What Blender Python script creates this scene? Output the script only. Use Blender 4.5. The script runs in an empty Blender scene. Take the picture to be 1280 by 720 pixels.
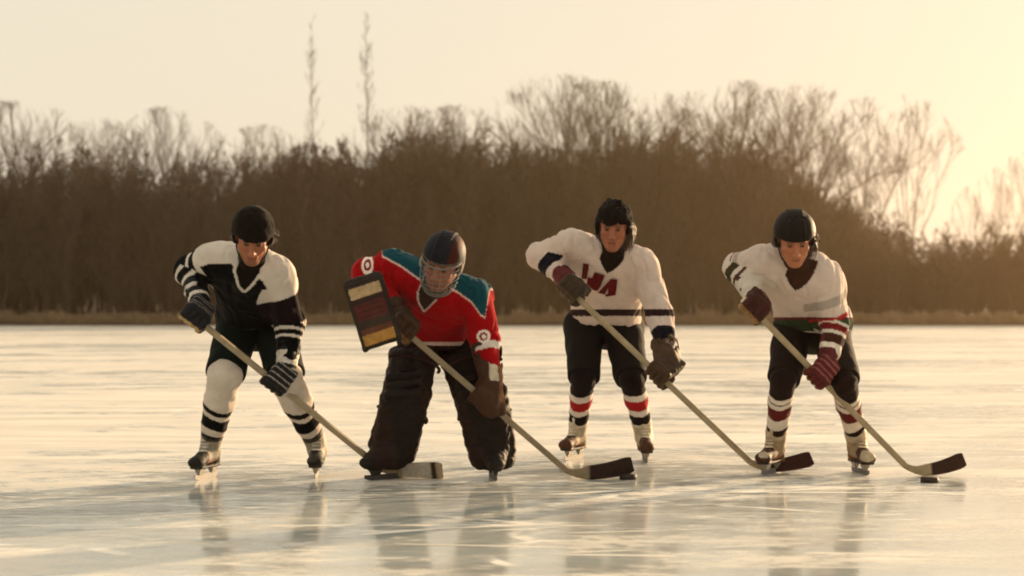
import bpy, bmesh, math, random
import numpy as np
from mathutils import Vector
from mathutils.bvhtree import BVHTree

random.seed(7)
RNG = np.random.default_rng(11)
C = bpy.context.scene.collection
FPX, CAMZ, CX, HY = 2110.0, 0.87, 640.0, 396.0

def V(*a): return np.array(a, float)
def at(px, py, Y):
    return V((px-CX)*Y/FPX, Y, CAMZ-(py-HY)*Y/FPX)
def ongr(px, py, z=0.0):
    Y = FPX*(CAMZ-z)/(py-HY)
    return at(px, py, Y)
def nrm(v): return v/(np.linalg.norm(v)+1e-9)
def sm(x, a, b):
    t = np.clip((x-a)/(b-a), 0, 1); return t*t*(3-2*t)
def hx(s, k=1.0):
    o = []
    for i in (0, 2, 4):
        c = int(s[i:i+2], 16)/255
        o.append((c/12.92 if c <= .04045 else ((c+.055)/1.055)**2.4)*k)
    return np.array(o)

# ------------------------------------------------------------------ materials
MATS = {}
def new_mat(name):
    m = bpy.data.materials.new(name); m.use_nodes = True
    nt = m.node_tree; b = nt.nodes['Principled BSDF']
    return m, nt, b
def N_(nt, typ, **kw):
    n = nt.nodes.new(typ)
    for k, v in kw.items():
        if k in n.inputs: n.inputs[k].default_value = v
        else: setattr(n, k, v)
    return n
def painted(name, rough=.85, bump=.15, scale=900, var=.12, vscale=14, sheen=0., spec=.3, coat=0., sss=0.):
    """material whose colour is the piece's own pattern (attribute Col) with slight wear noise"""
    if name in MATS: return MATS[name]
    m, nt, b = new_mat(name)
    a = N_(nt, 'ShaderNodeAttribute', attribute_name='Col')
    tc = N_(nt, 'ShaderNodeTexCoord')
    n1 = N_(nt, 'ShaderNodeTexNoise', Scale=vscale, Detail=5.0)
    nt.links.new(tc.outputs['Object'], n1.inputs['Vector'])
    mr = N_(nt, 'ShaderNodeMapRange'); mr.inputs['From Min'].default_value = .3; mr.inputs['From Max'].default_value = .7
    mr.inputs['To Min'].default_value = 1-var; mr.inputs['To Max'].default_value = 1+var*.6
    nt.links.new(n1.outputs['Fac'], mr.inputs['Value'])
    mx = N_(nt, 'ShaderNodeVectorMath', operation='SCALE')
    nt.links.new(a.outputs['Color'], mx.inputs[0]); nt.links.new(mr.outputs['Result'], mx.inputs['Scale'])
    nt.links.new(mx.outputs['Vector'], b.inputs['Base Color'])
    b.inputs['Roughness'].default_value = rough
    b.inputs['Specular IOR Level'].default_value = spec
    b.inputs['Sheen Weight'].default_value = sheen
    b.inputs['Sheen Roughness'].default_value = .4
    b.inputs['Coat Weight'].default_value = coat
    b.inputs['Coat Roughness'].default_value = .25
    if sss:
        b.inputs['Subsurface Weight'].default_value = sss
        b.inputs['Subsurface Radius'].default_value = (.02, .008, .004)
        b.inputs['Subsurface Scale'].default_value = .5
    n2 = N_(nt, 'ShaderNodeTexNoise', Scale=scale, Detail=2.0)
    nt.links.new(tc.outputs['Object'], n2.inputs['Vector'])
    n3 = N_(nt, 'ShaderNodeTexNoise', Scale=26.0, Detail=3.0)
    nt.links.new(tc.outputs['Object'], n3.inputs['Vector'])
    ad = N_(nt, 'ShaderNodeMath', operation='MULTIPLY_ADD'); ad.inputs[1].default_value = .12
    nt.links.new(n2.outputs['Fac'], ad.inputs[0]); nt.links.new(n3.outputs['Fac'], ad.inputs[2])
    bp = N_(nt, 'ShaderNodeBump', Strength=bump, Distance=.02)
    nt.links.new(ad.outputs[0], bp.inputs['Height']); nt.links.new(bp.outputs['Normal'], b.inputs['Normal'])
    MATS[name] = m
    return m
def plain(name, col, rough=.6, metallic=0., bump=.1, scale=40, var=.2):
    if name in MATS: return MATS[name]
    m, nt, b = new_mat(name)
    tc = N_(nt, 'ShaderNodeTexCoord')
    n1 = N_(nt, 'ShaderNodeTexNoise', Scale=scale, Detail=6.0)
    nt.links.new(tc.outputs['Object'], n1.inputs['Vector'])
    r = N_(nt, 'ShaderNodeValToRGB')
    c = np.array(col)
    r.color_ramp.elements[0].position = .3; r.color_ramp.elements[1].position = .7
    r.color_ramp.elements[0].color = (*np.clip(c*(1-var), 0, 1), 1); r.color_ramp.elements[1].color = (*np.clip(c*(1+var), 0, 1), 1)
    nt.links.new(n1.outputs['Fac'], r.inputs['Fac']); nt.links.new(r.outputs['Color'], b.inputs['Base Color'])
    b.inputs['Roughness'].default_value = rough; b.inputs['Metallic'].default_value = metallic
    bp = N_(nt, 'ShaderNodeBump', Strength=bump, Distance=.01)
    nt.links.new(n1.outputs['Fac'], bp.inputs['Height']); nt.links.new(bp.outputs['Normal'], b.inputs['Normal'])
    MATS[name] = m
    return m
CLOTH = lambda: painted('knit_cloth', .95, .35, 700, .10, 9, sheen=.06, spec=.08)
SOCK = lambda: painted('wool_sock', .95, .3, 500, .12, 12, sheen=.08, spec=.06)
LEATHER = lambda: painted('worn_leather', .65, .35, 300, .3, 30, spec=.22)
PLASTIC = lambda: painted('helmet_shell', .62, .12, 200, .25, 20, spec=.14, coat=0.)
SKIN = lambda: painted('skin', .55, .08, 600, .10, 30, spec=.35, sss=.25)
HAIR = lambda: plain('hair', hx('3e2415'), .4, 0, .3, 120, .4)
STEEL = lambda: plain('steel', (.16, .155, .15), .7, .15, .05, 60, .1)

# ------------------------------------------------------------------ mesh helpers
def link(name, me, parent=None, mat=None):
    o = bpy.data.objects.new(name, me); C.objects.link(o)
    if mat: me.materials.append(mat)
    if parent:
        o.parent = parent
        root = parent
        p = V(0, 0, 0)
        while root: p += np.array(root.location); root = root.parent
        n = len(me.vertices); a = np.empty(n*3, np.float32); me.vertices.foreach_get('co', a)
        a = a.reshape(-1, 3) - p.astype(np.float32); me.vertices.foreach_set('co', a.ravel())
    return o
def mesh(name, v, f, col=None, smooth=True):
    me = bpy.data.meshes.new(name)
    me.from_pydata(np.asarray(v, np.float32), [], f if isinstance(f, list) else np.asarray(f, np.int32))
    if col is not None:
        ca = me.color_attributes.new('Col', 'FLOAT_COLOR', 'POINT')
        c = np.ones((len(v), 4), np.float32); c[:, :3] = col
        ca.data.foreach_set('color', c.ravel())
    if smooth: me.shade_smooth()
    me.update()
    return me
def thing(name, label, cat, loc, group=None):
    o = bpy.data.objects.new(name, None); C.objects.link(o); o.location = loc; o.empty_display_size = .2
    o['label'] = label; o['category'] = cat
    if group: o['group'] = group
    return o
def tube(pts, rad, n=6, cap=True, flat=None):
    pts = np.asarray(pts, float); m = len(pts); rad = np.broadcast_to(rad, (m,))
    t = np.gradient(pts, axis=0); t /= np.linalg.norm(t, axis=1, keepdims=True)+1e-9
    up = V(0, 0, 1) if abs(t[0][2]) < .9 else V(1, 0, 0)
    vs = []
    a = nrm(np.cross(up, t[0]))
    for i in range(m):
        a = nrm(a - t[i]*np.dot(a, t[i])); b = np.cross(t[i], a)
        for k in range(n):
            th = 2*math.pi*k/n
            vs.append(pts[i]+rad[i]*(math.cos(th)*a+math.sin(th)*b))
    fs = [(i*n+k, i*n+(k+1) % n, (i+1)*n+(k+1) % n, (i+1)*n+k) for i in range(m-1) for k in range(n)]
    if cap: fs += [tuple(range(n))[::-1], tuple((m-1)*n+k for k in range(n))]
    return vs, fs
class Acc:
    def __init__(s): s.v = []; s.f = []; s.c = []
    def add(s, vf, col=(1, 1, 1)):
        v, f = vf; o = len(s.v); s.v += list(v); s.f += [tuple(i+o for i in q) for q in f]; s.c += [np.array(col)]*len(v)
        return s
    def build(s, name, parent=None, mat=None, smooth=True):
        return link(name, mesh(name, s.v, s.f, np.array(s.c), smooth), parent, mat)

# ------------------------------------------------------------------ implicit surfaces
def vnoise(P, scale, seed=0):
    q = P/scale + 57.3*seed + 1000.0
    i = np.floor(q).astype(np.int64); f = q-i; f = f*f*(3-2*f)
    def h(a, b, c):
        n = (a*73856093) ^ (b*19349663) ^ (c*83492791)
        n = (n ^ (n >> 13))*1274126177 & 0x7fffffff
        return (n % 65536)/65536.0
    r = 0
    for dx in (0, 1):
        for dy in (0, 1):
            for dz in (0, 1):
                w = (f[..., 0] if dx else 1-f[..., 0])*(f[..., 1] if dy else 1-f[..., 1])*(f[..., 2] if dz else 1-f[..., 2])
                r = r+w*h(i[..., 0]+dx, i[..., 1]+dy, i[..., 2]+dz)
    return r*2-1
class Vol:
    FAR = .12
    def __init__(s, lo, hi, h, fine=None, hf=None):
        def ax(k):
            if fine is None: return np.arange(lo[k], hi[k]+h, h)
            a, b = fine[0][k], fine[1][k]
            return np.concatenate([np.arange(lo[k], a, h) if a > lo[k] else [], np.arange(max(a, lo[k]), b, hf), np.arange(b, hi[k]+h, h) if hi[k] > b else []])
        s.ax = [ax(k) for k in range(3)]
        s.f = np.full([len(a) for a in s.ax], s.FAR, np.float32)
    def sub(s, lo, hi):
        sl = tuple(slice(max(0, int(np.searchsorted(s.ax[k], lo[k]))), int(np.searchsorted(s.ax[k], hi[k]))) for k in range(3))
        g = np.stack(np.meshgrid(*[s.ax[k][sl[k]] for k in range(3)], indexing='ij'), -1)
        return sl, g
    def put(s, sl, d, k, cut=False):
        a = s.f[sl]
        if a.size == 0: return
        if cut: a = -a
        if k > 0:
            h = np.maximum(k-np.abs(a-d), 0)/k
            r = np.minimum(a, d)-h*h*k*.25
        else: r = np.minimum(a, d)
        s.f[sl] = -r if cut else r
    def cap(s, a, b, ra, rb=None, k=.02, flat=None, fs=1., cut=False):
        rb = ra if rb is None else rb; a = np.array(a, float); b = np.array(b, float)
        R = max(ra, rb)+.07
        sl, g = s.sub(np.minimum(a, b)-R, np.maximum(a, b)+R)
        if g.size == 0: return s
        ba = b-a; L = ba@ba+1e-12; p = g-a
        t = np.clip((p@ba)/L, 0, 1); w = p-t[..., None]*ba
        if flat is not None:
            w = w+(fs-1)*(w@flat)[..., None]*flat
        s.put(sl, np.linalg.norm(w, axis=-1)-(ra+(rb-ra)*t), k, cut); return s
    def chain(s, pts, rs, k=.02, **kw):
        for i in range(len(pts)-1): s.cap(pts[i], pts[i+1], rs[i], rs[i+1], k, **kw)
        return s
    def ell(s, c, r, axes=None, k=.02, cut=False):
        c = np.array(c, float); r = np.array(r, float); axes = np.eye(3) if axes is None else axes
        R = max(r)+.07
        sl, g = s.sub(c-R, c+R)
        if g.size == 0: return s
        q = (g-c)@np.array(axes).T
        k0 = np.linalg.norm(q/r, axis=-1); k1 = np.linalg.norm(q/(r*r), axis=-1)+1e-9
        s.put(sl, k0*(k0-1)/k1, k, cut); return s
    def box(s, c, hf, axes=None, rd=.01, k=.0, cut=False):
        c = np.array(c, float); hf = np.array(hf, float); axes = np.eye(3) if axes is None else axes
        R = np.linalg.norm(hf)+.07
        sl, g = s.sub(c-R, c+R)
        if g.size == 0: return s
        q = np.abs((g-c)@np.array(axes).T)-(hf-rd)
        d = np.linalg.norm(np.maximum(q, 0), axis=-1)+np.minimum(q.max(-1), 0)-rd
        s.put(sl, d, k, cut); return s
    def fn(s, F):
        sl, g = s.sub(V(-1e3, -1e3, -1e3), V(1e3, 1e3, 1e3))
        for i in range(0, g.shape[0], 40):
            s.f[i:i+40] = F(g[i:i+40], s.f[i:i+40])
        return s
    def noise(s, amp, scale, seed=0, band=.03, stretch=None):
        m = np.abs(s.f) < band
        idx = np.argwhere(m)
        P = np.stack([s.ax[k][idx[:, k]] for k in range(3)], -1)
        if stretch is not None: P = P*stretch
        s.f[m] += (amp*vnoise(P, scale, seed)).astype(np.float32)
        return s
    def ridge(s, amp, scale, seed, stretch):
        m = np.abs(s.f) < .035
        idx = np.argwhere(m); P = np.stack([s.ax[k][idx[:, k]] for k in range(3)], -1)
        wob = np.stack([vnoise(P, .16, seed+k) for k in (1, 2, 4)], -1)*.05
        nn = np.abs(vnoise((P+wob)*stretch, scale, seed))
        s.f[m] += (amp*(np.minimum(nn*2.2, 1)-.6)*-1).astype(np.float32)
        return s
    def verts(s):
        f = s.f; f[0] = f[-1] = s.FAR; f[:, 0] = f[:, -1] = s.FAR; f[:, :, 0] = f[:, :, -1] = s.FAR
        ins = f < 0; n = np.zeros([q-1 for q in f.shape], np.int8)
        cs = [(a, b, c) for a in (0, 1) for b in (0, 1) for c in (0, 1)]
        S = f.shape
        for a, b, c in cs: n += ins[a:S[0]-1+a, b:S[1]-1+b, c:S[2]-1+c]
        act = (n > 0) & (n < 8); idx = np.argwhere(act)
        vid = np.full(n.shape, -1, np.int64); vid[act] = np.arange(len(idx))
        acc = np.zeros((len(idx), 3)); cnt = np.zeros(len(idx))
        for ca in cs:
            for k in range(3):
                if ca[k] == 0:
                    cb = list(ca); cb[k] = 1
                    fa = f[idx[:, 0]+ca[0], idx[:, 1]+ca[1], idx[:, 2]+ca[2]]; fb = f[idx[:, 0]+cb[0], idx[:, 1]+cb[1], idx[:, 2]+cb[2]]
                    x = (fa < 0) != (fb < 0)
                    t = np.where(x, fa/np.where(x, fa-fb, 1), 0)
                    for j in range(3): acc[:, j] += np.where(x, (t if j == k else ca[j]), 0)
                    cnt += x
        loc = acc/cnt[:, None]+idx
        P = np.stack([np.interp(loc[:, k], np.arange(len(s.ax[k])), s.ax[k]) for k in range(3)], -1)
        F = []
        for k in range(3):
            o = [(k+1) % 3, (k+2) % 3]
            sa = [slice(None)]*3; sb = [slice(None)]*3; sa[k] = slice(0, -1); sb[k] = slice(1, None)
            A = ins[tuple(sa)]; B = ins[tuple(sb)]; d = A != B
            e = np.argwhere(d); e = e[(e[:, o[0]] > 0) & (e[:, o[1]] > 0) & (e[:, o[0]] < S[o[0]]-1) & (e[:, o[1]] < S[o[1]]-1)]
            fl = A[tuple(e.T)]
            q = []
            for da, db in ((1, 1), (0, 1), (0, 0), (1, 0)):
                z = e.copy(); z[:, o[0]] -= da; z[:, o[1]] -= db; q.append(vid[tuple(z.T)])
            q = np.stack(q, -1); q = np.where(fl[:, None], q, q[:, ::-1]); F.append(q)
        return P, np.concatenate(F)
    def build(s, name, parent, mat, col):
        P, F = s.verts()
        c = col(P) if callable(col) else np.tile(np.array(col), (len(P), 1))
        return link(name, mesh(name, P, F, c), parent, mat)
def seg(P, a, b):
    ba = b-a; t = ((P-a)@ba)/(ba@ba); tc = np.clip(t, 0, 1)
    return t, np.linalg.norm(P-a-tc[:, None]*ba, axis=1)
def bands(t, bl, base):
    """bl = [(t0,t1,colour)...]"""
    c = np.tile(np.array(base), (len(t), 1))
    for a, b, q in bl: c[(t >= a) & (t < b)] = q
    return c
def bbox(pts, pad): pts = np.array(pts); return pts.min(0)-pad, pts.max(0)+pad

# ------------------------------------------------------------------ hands / gloves
def grip_frame(g, s, elbow, side=-1):
    fd = nrm(g-elbow); q = nrm(fd-s*(fd@s)); p = np.cross(s, q)
    if p[1]*side < 0: p = -p
    if abs(p[1]) < .15 and p[0]*.0 != 0: p = -p
    wrist = g+p*.028-q*.085
    return p, q, wrist
def hand(vol, g, s, p, q, w, R, rs, sp=.023, k=.008):
    for i, ln in enumerate((.82, .95, 1.0, .92)):      # little finger first, index towards the blade
        off = (i-1.5)*sp
        ph = [15, 68, 122, 122+62*ln]
        pts = [g+off*s+(rs+(.008 if j == 0 else 0))*(math.cos(math.radians(a))*p+math.sin(math.radians(a))*q) for j, a in enumerate(ph)]
        vol.cap(w+off*.7*s, pts[0], R*1.15, R*1.1, .012)
        vol.chain(pts, [R*1.08, R, R*.96, R*.86], k)
    off = 1.5*sp
    th = [w+s*off*.8+q*.012, g+s*(off+.012)+p*.004-q*(rs+.012), g+s*(off+.020)-p*(rs*.75)-q*(rs*.7), g+s*(off+.014)-p*(rs+.004)+q*.004]
    vol.chain(th, [R*1.35, R*1.2, R*1.08, R*.92], .01)
def glove(parent, g, s, p, q, w, elbow, base, cuffb, roll, palm, cufflen=.15, R=.0185, cr=(.056, .072), boxy=False, mat=None):
    f = nrm(w-elbow)
    vol = Vol(*bbox([g, w, w-f*cufflen], .14), .005)
    hand(vol, g, s, p, q, w, R, .037, .035, .003)
    for j, x in enumerate((-.082, -.050, -.018, .014)):        # padded rolls across the back of the hand
        c = g+p*(.056+.005*(j % 2))+q*x
        vol.cap(c-s*.045, c+s*.045, .0205, .0205, .004)
    c = g-q*.04+p*.02; vol.cap(c-s*.03, c+s*.03, .032, .032, .012)
    for i in range(3):                                         # cuff of three overlapping segments
        a, b = w-f*(cufflen*i/3-.01), w-f*cufflen*(i+1)/3
        r0 = cr[0]+(cr[1]-cr[0])*i/3
        vol.cap(a, b, r0-.003, r0+(cr[1]-cr[0])/3+.003, .004, flat=p, fs=1.12)
    if boxy:
        fr = np.array([s, q, p]); vol.box(g+p*.05-q*.06, (.07, .095, .028), fr, .016, .01)
    vol.cap(w-f*(cufflen*.8), w-f*(cufflen+.10), cr[1]-.012, cr[1]+.0, 0.004, cut=True)
    vol.noise(.003, .02, 5); vol.noise(.004, .05, 6)
    def col(P):
        t = (P-w)@f; u = (P-g)@q; h = (P-g)@p
        c = np.tile(np.array(base), (len(P), 1))
        for a, b, cc in cuffb: c[(t >= a) & (t < b) & (u < -.06)] = cc
        back = (h > .045) & (u > -.10) & (t > -.02)
        c[back & (np.abs(((u+.082) % .032)-.016) > .0125)] = roll
        c[(h < -.01) & (u > -.03) & (np.linalg.norm(P-g, axis=1) < .085)] = palm
        return c
    return vol.build('glove', parent, mat or LEATHER(), col)

# ------------------------------------------------------------------ head
def head_frame(f, roll=0.):
    f = nrm(f); u = nrm(V(0, 0, 1)-f*f[2]); x = np.cross(u, f)
    c, s_ = math.cos(roll), math.sin(roll)
    u2 = c*u+s_*x; x2 = c*x-s_*u
    return np.array([x2, f, u2])
def head_sdf(vol, O, A, S=1.0):
    L = lambda x, y, z: O+S*(x*A[0]+y*A[1]+z*A[2])
    E = lambda c, r, k=.02, cut=False: vol.ell(L(*c), np.array(r)*S, A, k, cut)
    E((0, -.015, .035), (.077, .096, .090), .02)
    E((0, .028, -.03), (.063, .064, .082), .03)
    for sx in (-1, 1):
        vol.cap(L(sx*.052, -.005, -.055), L(sx*.016, .06, -.102), .021*S, .019*S, .03)
        E((sx*.043, .062, -.022), (.023, .02, .018), .02)
    E((0, .066, -.102), (.022, .018, .018), .022)
    vol.cap(L(-.036, .080, .024), L(.036, .080, .024), .013*S, .013*S, .014)
    for sx in (-1, 1):
        E((sx*.031, .1, .002), (.019, .016, .013), .012, True)
        E((sx*.031, .076, .003), (.0145, .0135, .0125), .003)
    vol.cap(L(0, .086, .012), L(0, .111, -.034), .0095*S, .0145*S, .012)
    for sx in (-1, 1): E((sx*.013, .1, -.038), (.0095, .011, .009), .006)
    vol.cap(L(-.02, .083, -.066), L(.02, .083, -.066), .0095*S, .0095*S, .01)
    vol.cap(L(-.017, .084, -.078), L(.017, .084, -.078), .009*S, .009*S, .008)
    vol.cap(L(-.024, .099, -.0725), L(.024, .099, -.0725), .006*S, .006*S, .004, cut=True)
    for sx in (-1, 1): E((sx*.079, -.01, -.008), (.010, .020, .032), .006)
def head_col(P, O, A, S, skin, stubble=None):
    q = (P-O)@A.T/S; x, y, z = np.abs(q[:, 0]), q[:, 1], q[:, 2]
    c = np.tile(skin, (len(P), 1))
    c = c*(1-.12*(sm(y, .03, .06)*np.exp(-((x-.045)/.02)**2-((z+.03)/.025)**2))[:, None]*np.array([0, 1, 1]))
    if stubble is not None:
        m = (sm(-z, .045, .07)*sm(y, -.03, .01)*sm(-q[:, 2], -.2, .2))[:, None]*.45; c = c*(1-m)+stubble*m
    f = y > .05
    c[f & (x < .019) & (z > -.079) & (z < -.065) & (y > .078)] = skin*np.array([.72, .55, .52])
    e = f & (np.abs(z-.003) < .0065) & (np.abs(x-.031) < .0135) & (y > .07)
    c[e] = skin*.55
    c[e & (np.abs(x-.031) < .0065)] = (.035, .022, .015)
    c[f & (np.abs(z-(.0235-.12*np.abs(x-.028))) < .0040) & (np.abs(x-.031) < .018) & (y > .05)] = skin*.30
    c[f & (np.abs(z-.0115) < .002) & (np.abs(x-.031) < .015)] = skin*.35
    return c
def strands(acc, O, A, S, roots, length, seed, n=60, r=.0016, outward=.02):
    rg = random.Random(seed)
    for i in range(n):
        a = rg.choice(roots)
        p = np.array(a)+V(rg.uniform(-.012, .012), rg.uniform(-.03, .03), rg.uniform(-.02, .02))
        ln = length*rg.uniform(.5, 1.15); sx = 1 if p[0] > 0 else -1
        pts = []
        w1, w2, ph = rg.uniform(.0, outward), rg.uniform(-.02, .015), rg.uniform(0, 6)
        for k in range(6):
            t = k/5
            q = p+V(sx*(w1*math.sin(t*2.6)+.003*math.sin(ph+t*7)), w2*t, -ln*t)
            pts.append(O+S*(q[0]*A[0]+q[1]*A[1]+q[2]*A[2]))
        acc.add(tube(pts, [r, r*1.2, r*1.1, r, r*.8, r*.3], 4, False), (.03, .02, .012))

# ------------------------------------------------------------------ stick
def make_stick(label, T, Hc, bdir, blen, pal, wood, hh=(.05, .072), knob=True, grip=None, tipz=.02, group='hockey sticks held by the players'):
    s = nrm(Hc-T); root = thing('hockey_stick', label, 'hockey stick', (Hc[0], Hc[1], 0), group)
    b = nrm(bdir); Nn = nrm(np.cross(s, b))
    if Nn[1] > 0: Nn = -Nn
    L = np.linalg.norm(Hc-T)
    # shaft: rounded rectangular section
    def section(c, tang, hv, hw, th, rr=.3):
        q = []
        for (a, bb) in ((-1, -1+rr), (-1+rr, -1), (1-rr, -1), (1, -1+rr), (1, 1-rr), (1-rr, 1), (-1+rr, 1), (-1, 1-rr)):
            q.append(c+hv*a*hw+Nn*bb*th)
        return q
    def sweep(rows):
        v = [x for r in rows for x in r]; n = 8
        f = [(i*n+k, i*n+(k+1) % n, (i+1)*n+(k+1) % n, (i+1)*n+k) for i in range(len(rows)-1) for k in range(n)]
        f += [tuple(range(n))[::-1], tuple((len(rows)-1)*n+k for k in range(n))]
        return v, f
    hv = nrm(np.cross(Nn, s))
    neck = L-.085
    rows, cols = [], []
    xs = np.linspace(0, neck, 60)
    for x in xs:
        rows.append(section(T+s*x, s, hv, .0155 if x > .02 else .0185, .0115 if x > .02 else .0135))
        cols += [pal['knob'] if x < .09 else wood]*8
    v, f = sweep(rows)
    o = link('shaft', mesh('shaft', v, f, np.array(cols), False), root, painted('stick_wood', .55, .1, 200, .25, 18, spec=.35))
    # blade with its lower neck, one curved sweep
    p0 = T+s*neck; p1 = T+s*(L-.03)
    heel = Hc+b*.03+V(0, 0, 0)
    ctrl = [p0, p1, None]
    pts = []
    up = V(0, 0, 1)
    for t in np.linspace(0, 1, 9)[:-1]:
        e = Hc+b*.055+up*(hh[0]*.5)
        m = Hc+up*(hh[0]*.42)-b*.004
        pts.append((1-t)**2*p0+2*t*(1-t)*m+t*t*e)
    e = Hc+b*.055+up*(hh[0]*.5)
    for t in np.linspace(0, 1, 16):
        x = .055+(blen-.055)*t
        pts.append(Hc+b*x+up*((hh[0]+(hh[1]-hh[0])*t)*.5+tipz*t*t)+Nn*(-.018*t*t)*-1)
    pts = np.array(pts); tg = np.gradient(pts, axis=0)
    rows, cols = [], []
    n = len(pts)
    for i in range(n):
        t = nrm(tg[i]); h = nrm(np.cross(Nn, t))
        if i < 8: w = .0155+(hh[0]*.5-.0155)*(i/8)**1.6; th = .0115-.003*i/8; tt = -1+i/8
        else:
            tt = (i-8)/15; w = .5*(hh[0]+(hh[1]-hh[0])*tt); th = .0085-.003*tt
            if tt > .93: w *= (.93 if tt < .99 else .8)
        rows.append(section(pts[i], t, h, w, th, .25))
        c = wood
        for a, bb, cc in pal['blade']:
            if a <= tt < bb: c = cc
        cols += [c]*8
    v, f = sweep(rows)
    link('blade', mesh('blade', v, f, np.array(cols), False), root, painted('blade_tape', .8, .3, 260, .25, 60, spec=.25))
    return s, root

# ------------------------------------------------------------------ player
def vneck(b, vw, vl):      # half width of the neck opening at distance b below the neck
    return np.where(b > -.05, vw*(vl-b)/(vl+.05), vw*(1+(b+.05)*3))

def make_player(d):
    g = d['g']; ctr = (g['footR']+g['footL'])/2
    root = thing('person', d['label'], 'person', (ctr[0], ctr[1], 0), 'four ice hockey players on the frozen lake')
    sR, sL, eR, eL = g['shR'], g['shL'], g['elR'], g['elL']; N, Pv = g['neck'], g['pelvis']
    T, Hc = d['stickT'], d['stickH']; s = nrm(Hc-T); L = np.linalg.norm(Hc-T)
    gR = T+s*d['gripR']; gL = T+s*d['gripL']
    fr = {}
    for k, gg, el in (('R', gR, eR), ('L', gL, eL)):
        p, q, w = grip_frame(gg, s, el); fr[k] = (gg, p, q, w, el)
    r = nrm(sL-sR); spine = nrm(N-Pv); n = nrm(np.cross(r, spine))
    if n[1] > 0: n = -n
    O, A, S = g['head'], head_frame(d['hf'], d.get('roll', 0)), d.get('hs', 1.0)
    chest = Pv+(N-Pv)*.66-n*.02
    ank = {}
    for k in 'RL':
        ft = g['foot'+k]; dr = nrm(d['toe'+k]); ank[k] = ft-dr*.045+V(0, 0, .165); ank[k][2] = .17
    allp = [sR, sL, eR, eL, gR, gL, Pv, N, O+A[2]*.12, O-A[2]*.1, g['footR'], g['footL']]
    # ---- body: one continuous figure
    lo, hi = bbox(allp, .16); lo[2] = .04
    vol = Vol(lo, hi, .011, (O-V(.12, .15, .15), O+V(.12, .14, .16)), .0042)
    head_sdf(vol, O, A, S)
    vol.cap(N-spine*.01, O-A[2]*.05*S-A[1]*.025*S, .06, .052, .03)
    vol.chain([Pv, chest, N-spine*.05], [.135, .145, .09], .04, flat=n, fs=1.35)
    vol.cap(N-spine*.06, sR, .06, .062, .04); vol.cap(N-spine*.06, sL, .06, .062, .04)
    for k, sh, el in (('R', sR, eR), ('L', sL, eL)):
        gg, p, q, w, _ = fr[k]
        vol.chain([sh, el, w], [.055, .043, .030], .02)
        hand(vol, gg, s, p, q, w, .0095, .024, .021, .004)
        vol.chain([g['hip'+k], g['knee'+k], ank[k]], [.085, .058, .042], .03)
        vol.cap(Pv, g['hip'+k], .1, .09, .04)
        ft = g['foot'+k]; dr = nrm(d['toe'+k])
        vol.cap(ank[k]-V(0, 0, .05)-dr*.03, V(ft[0], ft[1], .105)+dr*.12, .04, .03, .03)
    skin = d['skin']
    vol.build('body', root, SKIN(), lambda P: head_col(P, O, A, S, skin, d.get('stubble')))
    # ---- dark undershirt with a high collar
    lo2, hi2 = bbox([N, N-spine*.2, O-A[2]*.09*S], .15)
    vol = Vol(lo2, hi2, .0065)
    ctop = N+(O-A[2]*.085*S-A[1]*.03*S-N)*.72
    vol.cap(N-spine*.05, ctop, .088, .067, .02); vol.cap(N-spine*.12, N-spine*.03, .12, .09, .03, flat=n, fs=1.3)
    vol.noise(.005, .03, 3)
    vol.build('undershirt', root, CLOTH(), d['jersey']['under'])
    # ---- jersey
    J = d['jersey']; vw = J.get('vw', .075); vl = J.get('vl', .13); zh = J['hemz']
    cuffR, cuffL = J.get('cuff', (.45, .45))
    pts = [sR, sL, eR, eL, fr['R'][3], fr['L'][3], N, Pv]
    lo, hi = bbox(pts, .17); lo[2] = min(zh-.03, lo[2]+.06)
    vol = Vol(lo, hi, .0062)
    W = J.get('w', 1.0)
    low = Pv-spine*.0+V(0, 0, -.16)
    vol.chain([low, Pv+n*.01, chest, N-spine*.09], [.205*W, .2*W, .2*W, .135], .05, flat=n, fs=1.42)
    front = N-spine*.25+n*.09
    vol.cap(chest+n*.04-spine*.05, Pv+n*.06+V(0, 0, -.06), .13*W, .15*W, .06, flat=n, fs=1.5)   # the front hanging loose as the player leans
    _, gq = vol.sub(lo-1, hi+1)
    vol.f = np.maximum(vol.f, (zh+.005*np.sin(gq[..., 0]*13+1)-gq[..., 2]).astype(np.float32)); del gq
    for k, sh, el, cf in (('R', sR, eR, cuffR), ('L', sL, eL, cuffL)):
        w = fr[k][3]; m = el+(w-el)*cf
        vol.cap(N-spine*.05-n*.01, sh+V(0, 0, .0), .09, .084, .06)
        vol.cap(N-spine*.02, N*.35+sh*.65+V(0, 0, .012), .088, .086, .07)
        vol.cap(chest+(sh-N)*.45, sh-spine*.10, .10, .085, .06)
        vol.ell(sh+V(0, 0, .008), (.085, .085, .076), None, .05)
        vol.chain([sh, el, m], [.086*J.get('sl', 1), .074*J.get('sl', 1), .056*J.get('sl', 1)], .035)
        vol.cap(sh+(el-sh)*.6, el+V(0, 0, -.012), .062, .060, .03)
        
    sl_, gq = vol.sub(lo-1, hi+1)
    ax_ = (gq-N)@r; bx = -((gq-N)@spine); nx = (gq-N)@n
    wedge = sm(vneck(bx, vw, vl)-np.abs(ax_), -.003, .004)*sm(nx, -.06, 0)*(bx > -.12)
    vol.f += (wedge*.012).astype(np.float32)
    del gq
    vol.noise(.005, .11, d['seed'], stretch=np.array([1, 1, .6])); vol.ridge(.007, .11, d['seed']+3, np.array([1.1, 1, .45])); vol.ridge(.008, .055, d['seed']+9, np.array([1, 1, .5]))
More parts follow.
